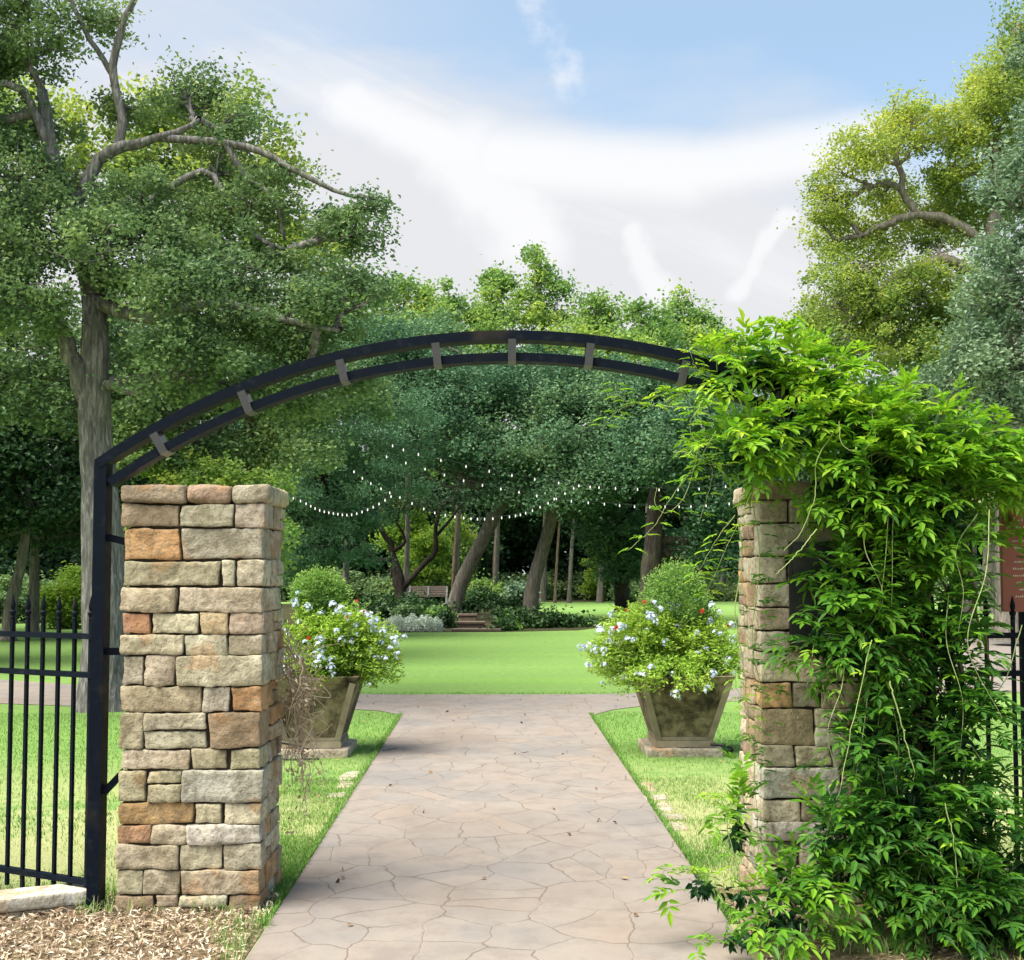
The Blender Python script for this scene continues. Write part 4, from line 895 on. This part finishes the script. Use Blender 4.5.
# white patch of a car roof seen through the wood
# ------------------------------------------------------------------ festoon lights
strands = [
 ('festoon light string dipping deepest between the cedar and the small dark tree', 26, [(240,470),(270,488),(300,499),(318,508),(335,512),(352,513),(372,506),(394,493)], 26),
 ('festoon light string sagging low in front of the leaning oak trunk', 26.4, [(394,493),(431,510),(462,516),(484,517.5),(510,515),(527,511),(551,500),(578,484)], 22),
 ('festoon light string crossing highest, running level to the vine', 25, [(387,442),(416,452),(472,466),(526,476),(579,484),(604,486),(654,488),(702,487),(770,480)], 19),
 ('festoon light string starting at the cedar, running just below the highest one', 25.6, [(377,452),(424,467),(471,481),(516,490),(559,498),(600,502),(637,505),(674,505),(707,504),(770,498)], 22),
 ('short steep festoon light string falling from the cedar to the middle', 25.3, [(326,449),(354,470),(366,479),(381,487),(394,493)], 6)]
rng = np.random.default_rng(700)
for lb, Y, pts, nb in strands:
    a = PX(*pts[0], Y); rt = empty('light_string', tuple(a), lb, 'light string', 'festoon lights hung between the trees'); cv = interp([PX(*p, Y) for p in pts], 60); 
    b = MB(); b.tube(cv, .006, 4); b.build('cable', M['cable'], rt)
    for i in range(nb):
        s_ = (i+.5)/nb*59; k = int(s_); p = cv[k]*(1-s_+k)+cv[min(k+1, 59)]*(s_-k)
        b = MB(); zz = np.array([0, -.012, -.03, -.055, -.075, -.082]); rr = np.array([.008, .02, .034, .036, .022, .004]); b.tube([p+np.array([0, 0, z*.8-.006]) for z in zz], rr*.36, 8); b.build('bulb', M['bulb'], rt, smooth=True)
# ------------------------------------------------------------------ brown sign at the right edge
sx0, sx1, sy = 2.50, 3.12, 5.62
sg = empty('information_sign', (2.52, sy+.03, 0), 'brown information board with small pale lettering on a black post at the right edge', 'sign')
b = MB(); b.box((sx0, sy, 1.405), (sx1, sy+.03, 2.09)); b.build('board', M['brown_sign'], sg)
b = MB(); b.box((sx0+.10, sy+.032, 0), (sx0+.122, sy+.062, 2.05)); b.box((sx1-.052, sy+.032, 0), (sx1-.03, sy+.062, 2.05)); b.build('post', M['iron'], sg)
# the words cannot be read in the photo, only lines of tiny characters: small strokes in rows
rng = np.random.default_rng(800)
for r_ in range(17):
    z = 2.02-r_*.034
    x = sx0+.05+(0 if r_ % 5 else .03); b = MB()
    if r_ in (4, 10): continue
    while x < sx1-.06:
        w = rng.uniform(.003, .007)
        if rng.random() > .18: b.box((x, sy-.0015, z), (x+w, sy-.0005, z+rng.uniform(.006, .010)))
        x += w+.004
    b.build('text_line', M['letter'], sg)

# fallen leaves and twigs on the walk and grass
rng = np.random.default_rng(880); b = MB(); n = 90
P = np.stack([rng.uniform(-3.2, 2.6, n), rng.uniform(4.6, 15, n), np.full(n, .014)], 1); leaves(b, P, .045, .026, rng, rng.random(n), 0, 3.0)
for k in range(4):
    c = np.array([rng.uniform(PL, PR), rng.uniform(4.7, 12), .012]); az = rng.uniform(0, 3.14); d = np.array([math.cos(az), math.sin(az), 0])*rng.uniform(.03, .10)
    b.tube([c-d, c+rng.normal(0, .006, 3)*[1, 1, 0], c+d], [.0025, .003, .0015], 5, a=rng.random()*.4)
M['fallen'] = leaf_mat('fallen', [(.10,.05,.03), (.22,.13,.06), (.34,.25,.12)], .1, .2, .8)
tag(b.build('fallen_leaves', M['fallen']), kind='stuff')

# ------------------------------------------------------------------ the green climbing vine
vrt = empty('climbing_vine', (1.9, 5.35, 0), 'lush bright green climbing vine covering the right pillar and arch end', 'climbing vine')
rng = np.random.default_rng(900)
def leaflet_template():
    v = np.array([(0,0,0),(.30,-.5,.05),(.33,0,-.06),(.30,.5,.05),(.68,-.34,.0),(.70,0,-.09),(.68,.34,.0),(1,0,-.17)], float)
    return v, np.array([(1,4,5,2),(2,5,6,3)]), np.array([(0,1,2),(0,2,3),(4,7,5),(5,7,6)])
TV, TQ, TT = leaflet_template()
class Vine:
    def __init__(s): s.P = []; s.X = []; s.N = []; s.L = []; s.T = []
    def leaflet(s, p, x, nrm, L, t): s.P.append(p); s.X.append(x); s.N.append(nrm); s.L.append(L); s.T.append(t)
    def flush(s, mb, wr=.37):
        P = np.array(s.P); X = unit(np.array(s.X)); N = np.array(s.N); L = np.array(s.L)[:, None, None]; T = np.array(s.T)
        Y = unit(np.cross(N, X)); Z = np.cross(X, Y); n = len(P)
        v = P[:, None]+L*(TV[None, :, 0:1]*X[:, None]+TV[None, :, 1:2]*wr*Y[:, None]+TV[None, :, 2:3]*.8*Z[:, None])
        k = (np.arange(n)*8)[:, None, None]; q = (TQ[None]+k).reshape(-1, 4); t3 = (TT[None]+k).reshape(-1, 3)
        vv = v.reshape(-1, 3); m2 = MB.add
        base = mb.n; mb.v.append(vv); mb.n += len(vv); mb.q.append(q+base); mb.qa.append(np.repeat(T, 2)); mb.t.append(t3+base); mb.ta.append(np.repeat(T, 4))
def compound(vn, p, d, rg, size, t, k=5):
    """a hand of drooping leaflets on a short arching stalk"""
    d = unit(d); side = unit(np.cross(d, np.array([0, 0, 1.0]))+rg.normal(0, .15, 3)); up = np.cross(side, d)
    ax = d; q = p.copy(); pairs = (k-1)//2
    for i in range(pairs):
        q = q + ax*size*.42; ax = unit(ax+np.array([0, 0, -.09]))
        for sg in (-1, 1):
            x = unit(side*sg*.95+ax*.62+np.array([0, 0, .06])+rg.normal(0, .10, 3))
            vn.leaflet(q, x, up+rg.normal(0, .18, 3), size*rg.uniform(.85, 1.1)*(1-.1*i), t+rg.normal(0, .05))
    q = q+ax*size*.25; vn.leaflet(q, unit(ax+np.array([0, 0, -.15])), up+rg.normal(0, .15, 3), size*1.15, t+rg.normal(0, .05))
VB = bl((762,366,5.52,52,26),(812,388,5.5,44,28),(725,378,5.5,26,12),(840,408,5.5,40,22),(885,436,5.4,54,28),(938,440,5.42,42,26),(790,432,5.38,52,26),(742,452,5.34,36,22),
 (860,480,5.34,60,44),(925,500,5.36,55,60),(985,465,5.55,45,22),(1015,480,5.5,24,18),(958,540,5.5,26,34),(885,560,5.42,34,50),(905,620,5.42,26,60),(860,640,5.28,38,46),(950,650,5.42,22,60),
 (900,720,5.4,26,60),(868,745,5.25,32,46),(955,740,5.35,28,60),(905,820,5.1,60,60),(965,830,5.2,52,60),(855,850,5.05,48,44),(815,885,5.0,42,22),(1010,885,5.15,34,36),(785,895,4.98,24,14),(935,895,5.0,80,36),(990,920,4.95,50,34),(705,890,5.0,24,8),(740,828,5.2,12,30),(740,900,4.95,26,9),(790,925,4.8,40,14),(745,945,4.72,26,8),(850,600,5.32,28,44),(835,570,5.35,16,12),(820,640,5.3,18,14),
 deep=.75)
W_ = np.array([r[0]*r[2]*(2.0 if c[2] > 1.9 else 1.3) for c, r in VB]); W_ /= W_.sum()
vn = Vine(); st = MB()
def young_lit(z): return np.clip((z-1.15)/1.4, 0, 1)  # upper leaves younger; top light and lower shade also put into the tint
for k in range(980):
    i = rng.choice(len(VB), p=W_); c, r = VB[i]; c = np.array(c); r = np.array(r)
    d = unit(rng.normal(size=3)+np.array([0, -.55, .25])); p = c+d*r*rng.uniform(.45, .95)
    L_ = rng.uniform(.08, .21); dr = unit(d+np.array([0, -.15, .35])+rng.normal(0, .5, 3)); pts = [p]; v = dr.copy(); n = 7
    for q in range(n): pts.append(pts[-1]+v*L_/n); v = unit(v+np.array([0, -.02, -.14]))
    pts = np.array(pts); st.tube(pts, np.linspace(.0026, .001, len(pts)), 4, a=.55)
    age_light = young_lit(p[2]); sz = rng.uniform(.052, .082)
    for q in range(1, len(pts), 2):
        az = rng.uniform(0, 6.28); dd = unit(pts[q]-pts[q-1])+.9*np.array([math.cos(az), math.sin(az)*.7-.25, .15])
        s_ = q/len(pts); age_light = max(age_light, .55 if p[0] < 1.45 else 0); t = .31+.43*age_light*rng.uniform(.6, 1.15)+.18*s_+rng.normal(0, .07)
        compound(vn, pts[q], dd, rng, sz*(1-.25*s_), t, 5)
    if rng.random() < .5: compound(vn, pts[-1], unit(pts[-1]-pts[-2]), rng, sz*.7, .55+.3*age_light, 5)
# filler leaves deep in the mass, its inner shade put into their tint
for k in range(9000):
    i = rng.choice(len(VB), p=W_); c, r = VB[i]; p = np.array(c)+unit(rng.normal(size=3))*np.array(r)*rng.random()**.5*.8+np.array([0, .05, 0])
    vn.leaflet(p, unit(rng.normal(size=3)+np.array([0, -.2, -.6])), np.array([0, -.6, 1])+rng.normal(0, .5, 3), rng.uniform(.05, .075), .05+.18*young_lit(p[2])+rng.normal(0, .07))
# woody stems climbing the pillar and post
for k in range(12):
    x0 = rng.uniform(1.68, 2.25); pts = [(x0+rng.normal(0, .05), 5.42+rng.uniform(-.08, .06), -.02)]
    for z in np.linspace(.35, 2.2, 6): pts.append((x0+rng.normal(0, .09)+.05*(z-1), 5.44+rng.normal(0, .03), z))
    st.tube(interp(pts, 30, .008, rng), np.linspace(.012, .004, 30)*rng.uniform(.5, 1.2), 6, a=.05)
# the long runners seen in the photo
runs = [([(833,433),(817,461),(814,499),(800,534),(784,551)],5.16,.0042,0),([(817,529),(795,556),(776,574)],5.14,.0042,0),([(872,640),(869,650),(854,717),(842,781),(827,830),(820,879)],4.98,.0032,1),
 ([(708,408),(668,406),(635,403),(619,396),(613,380)],5.3,.0022,2),([(635,403),(616,412),(600,431)],5.3,.002,3),([(716,431),(695,467),(670,499),(654,526),(627,551)],5.25,.0022,2),
 ([(700,440),(692,477),(681,502),(665,513),(655,502),(657,488)],5.24,.002,0),([(735,515),(716,540),(703,564),(695,580)],5.2,.0022,2),([(673,452),(689,453),(708,464),(735,465)],5.22,.002,3),
 ([(839,421),(842,444),(861,451),(875,436),(872,414)],5.1,.003,0),([(1022,625),(1005,680),(985,700),(965,705),(961,712)],5.2,.003,0),([(945,803),(955,850),(958,905),(957,960)],4.8,.0032,1),
 ([(940,832),(915,845),(895,862),(876,883)],4.95,.005,0),([(890,681),(900,720),(915,775)],5.0,.005,0),([(738,520),(742,560),(735,610),(742,660),(748,720),(745,790)],5.47,.004,0),([(752,500),(760,560),(752,640),(762,700),(755,760),(758,850)],5.47,.004,0),
 ([(748,640),(735,680),(752,720)],5.45,.003,2),([(700,405),(690,430),(712,470),(700,520)],5.25,.002,2),([(757,480),(730,540),(712,580),(705,600)],5.25,.002,2),([(720,880),(700,872),(672,868),(655,880)],5.0,.003,2),([(745,900),(730,840),(722,800),(706,795)],5.0,.003,2),
 ([(690,400),(672,390),(655,398)],5.35,.002,2),([(730,380),(700,372),(690,352)],5.45,.002,2)]
for pts, Y, r_, lv in runs:
    cv = interp([PX(px, py, Y) for px, py in pts], 26); cv[1:-1] += rng.normal(0, .002, (24, 3)); st.tube(cv, np.linspace(r_, r_*.5, 26)*.8, 5, a=.8)
    if lv:
        for q in range(3 if lv != 3 else 12, 26, {1: 4, 2: 3, 3: 5}[lv]):
            for sg in (-1, 1): compound(vn, cv[q], np.array([sg*1.0, -.25, .1])+rng.normal(0, .2, 3), rng, rng.uniform(.030, .044), .78+rng.normal(0, .06), 3 if lv == 1 else 5)
for k in range(9):
    x0 = rng.uniform(835, 1000); y0 = rng.uniform(470, 700); L_ = rng.uniform(110, 230); Y = 5.08+rng.uniform(-.05, .08); cv = interp([PX(x0, y0, Y+.1), PX(x0+rng.normal(0, 8), y0+L_*.3, Y), PX(x0+rng.normal(-8, 12), y0+L_*.65, Y-.02), PX(x0+rng.normal(-10, 16), y0+L_, Y)], 24)
    st.tube(cv, np.linspace(.0028, .0012, 24), 5, a=.85)
    for q in range(2, 24, 2):
        for sg in (-1, 1): compound(vn, cv[q], np.array([sg*1.0, -.25, .1])+rng.normal(0, .25, 3), rng, rng.uniform(.034, .050), .60+rng.normal(0, .07), 3)
# leaves straggling over the pillar's left face and corner
for k in range(90):
    y = rng.uniform(500, 850); p = np.array(PX(rng.uniform(742, 830) if rng.random() < .5 else rng.uniform(738, 775), y, 5.44)); compound(vn, p, np.array([rng.normal(0, .8)-.2, -.6, .1]), rng, rng.uniform(.035, .05), .42+.25*young_lit(p[2])+rng.normal(0, .07), 5)
# sprays over the fence on the right
for k in range(80):
    p = np.array(PX(rng.uniform(945, 1030), rng.uniform(440, 880), 5.4+rng.uniform(-.2, .15))); compound(vn, p, np.array([rng.normal(0, .8)+.3, -.5, .15]), rng, rng.uniform(.045, .065), .3+.4*young_lit(p[2])+rng.normal(0, .07), 5)
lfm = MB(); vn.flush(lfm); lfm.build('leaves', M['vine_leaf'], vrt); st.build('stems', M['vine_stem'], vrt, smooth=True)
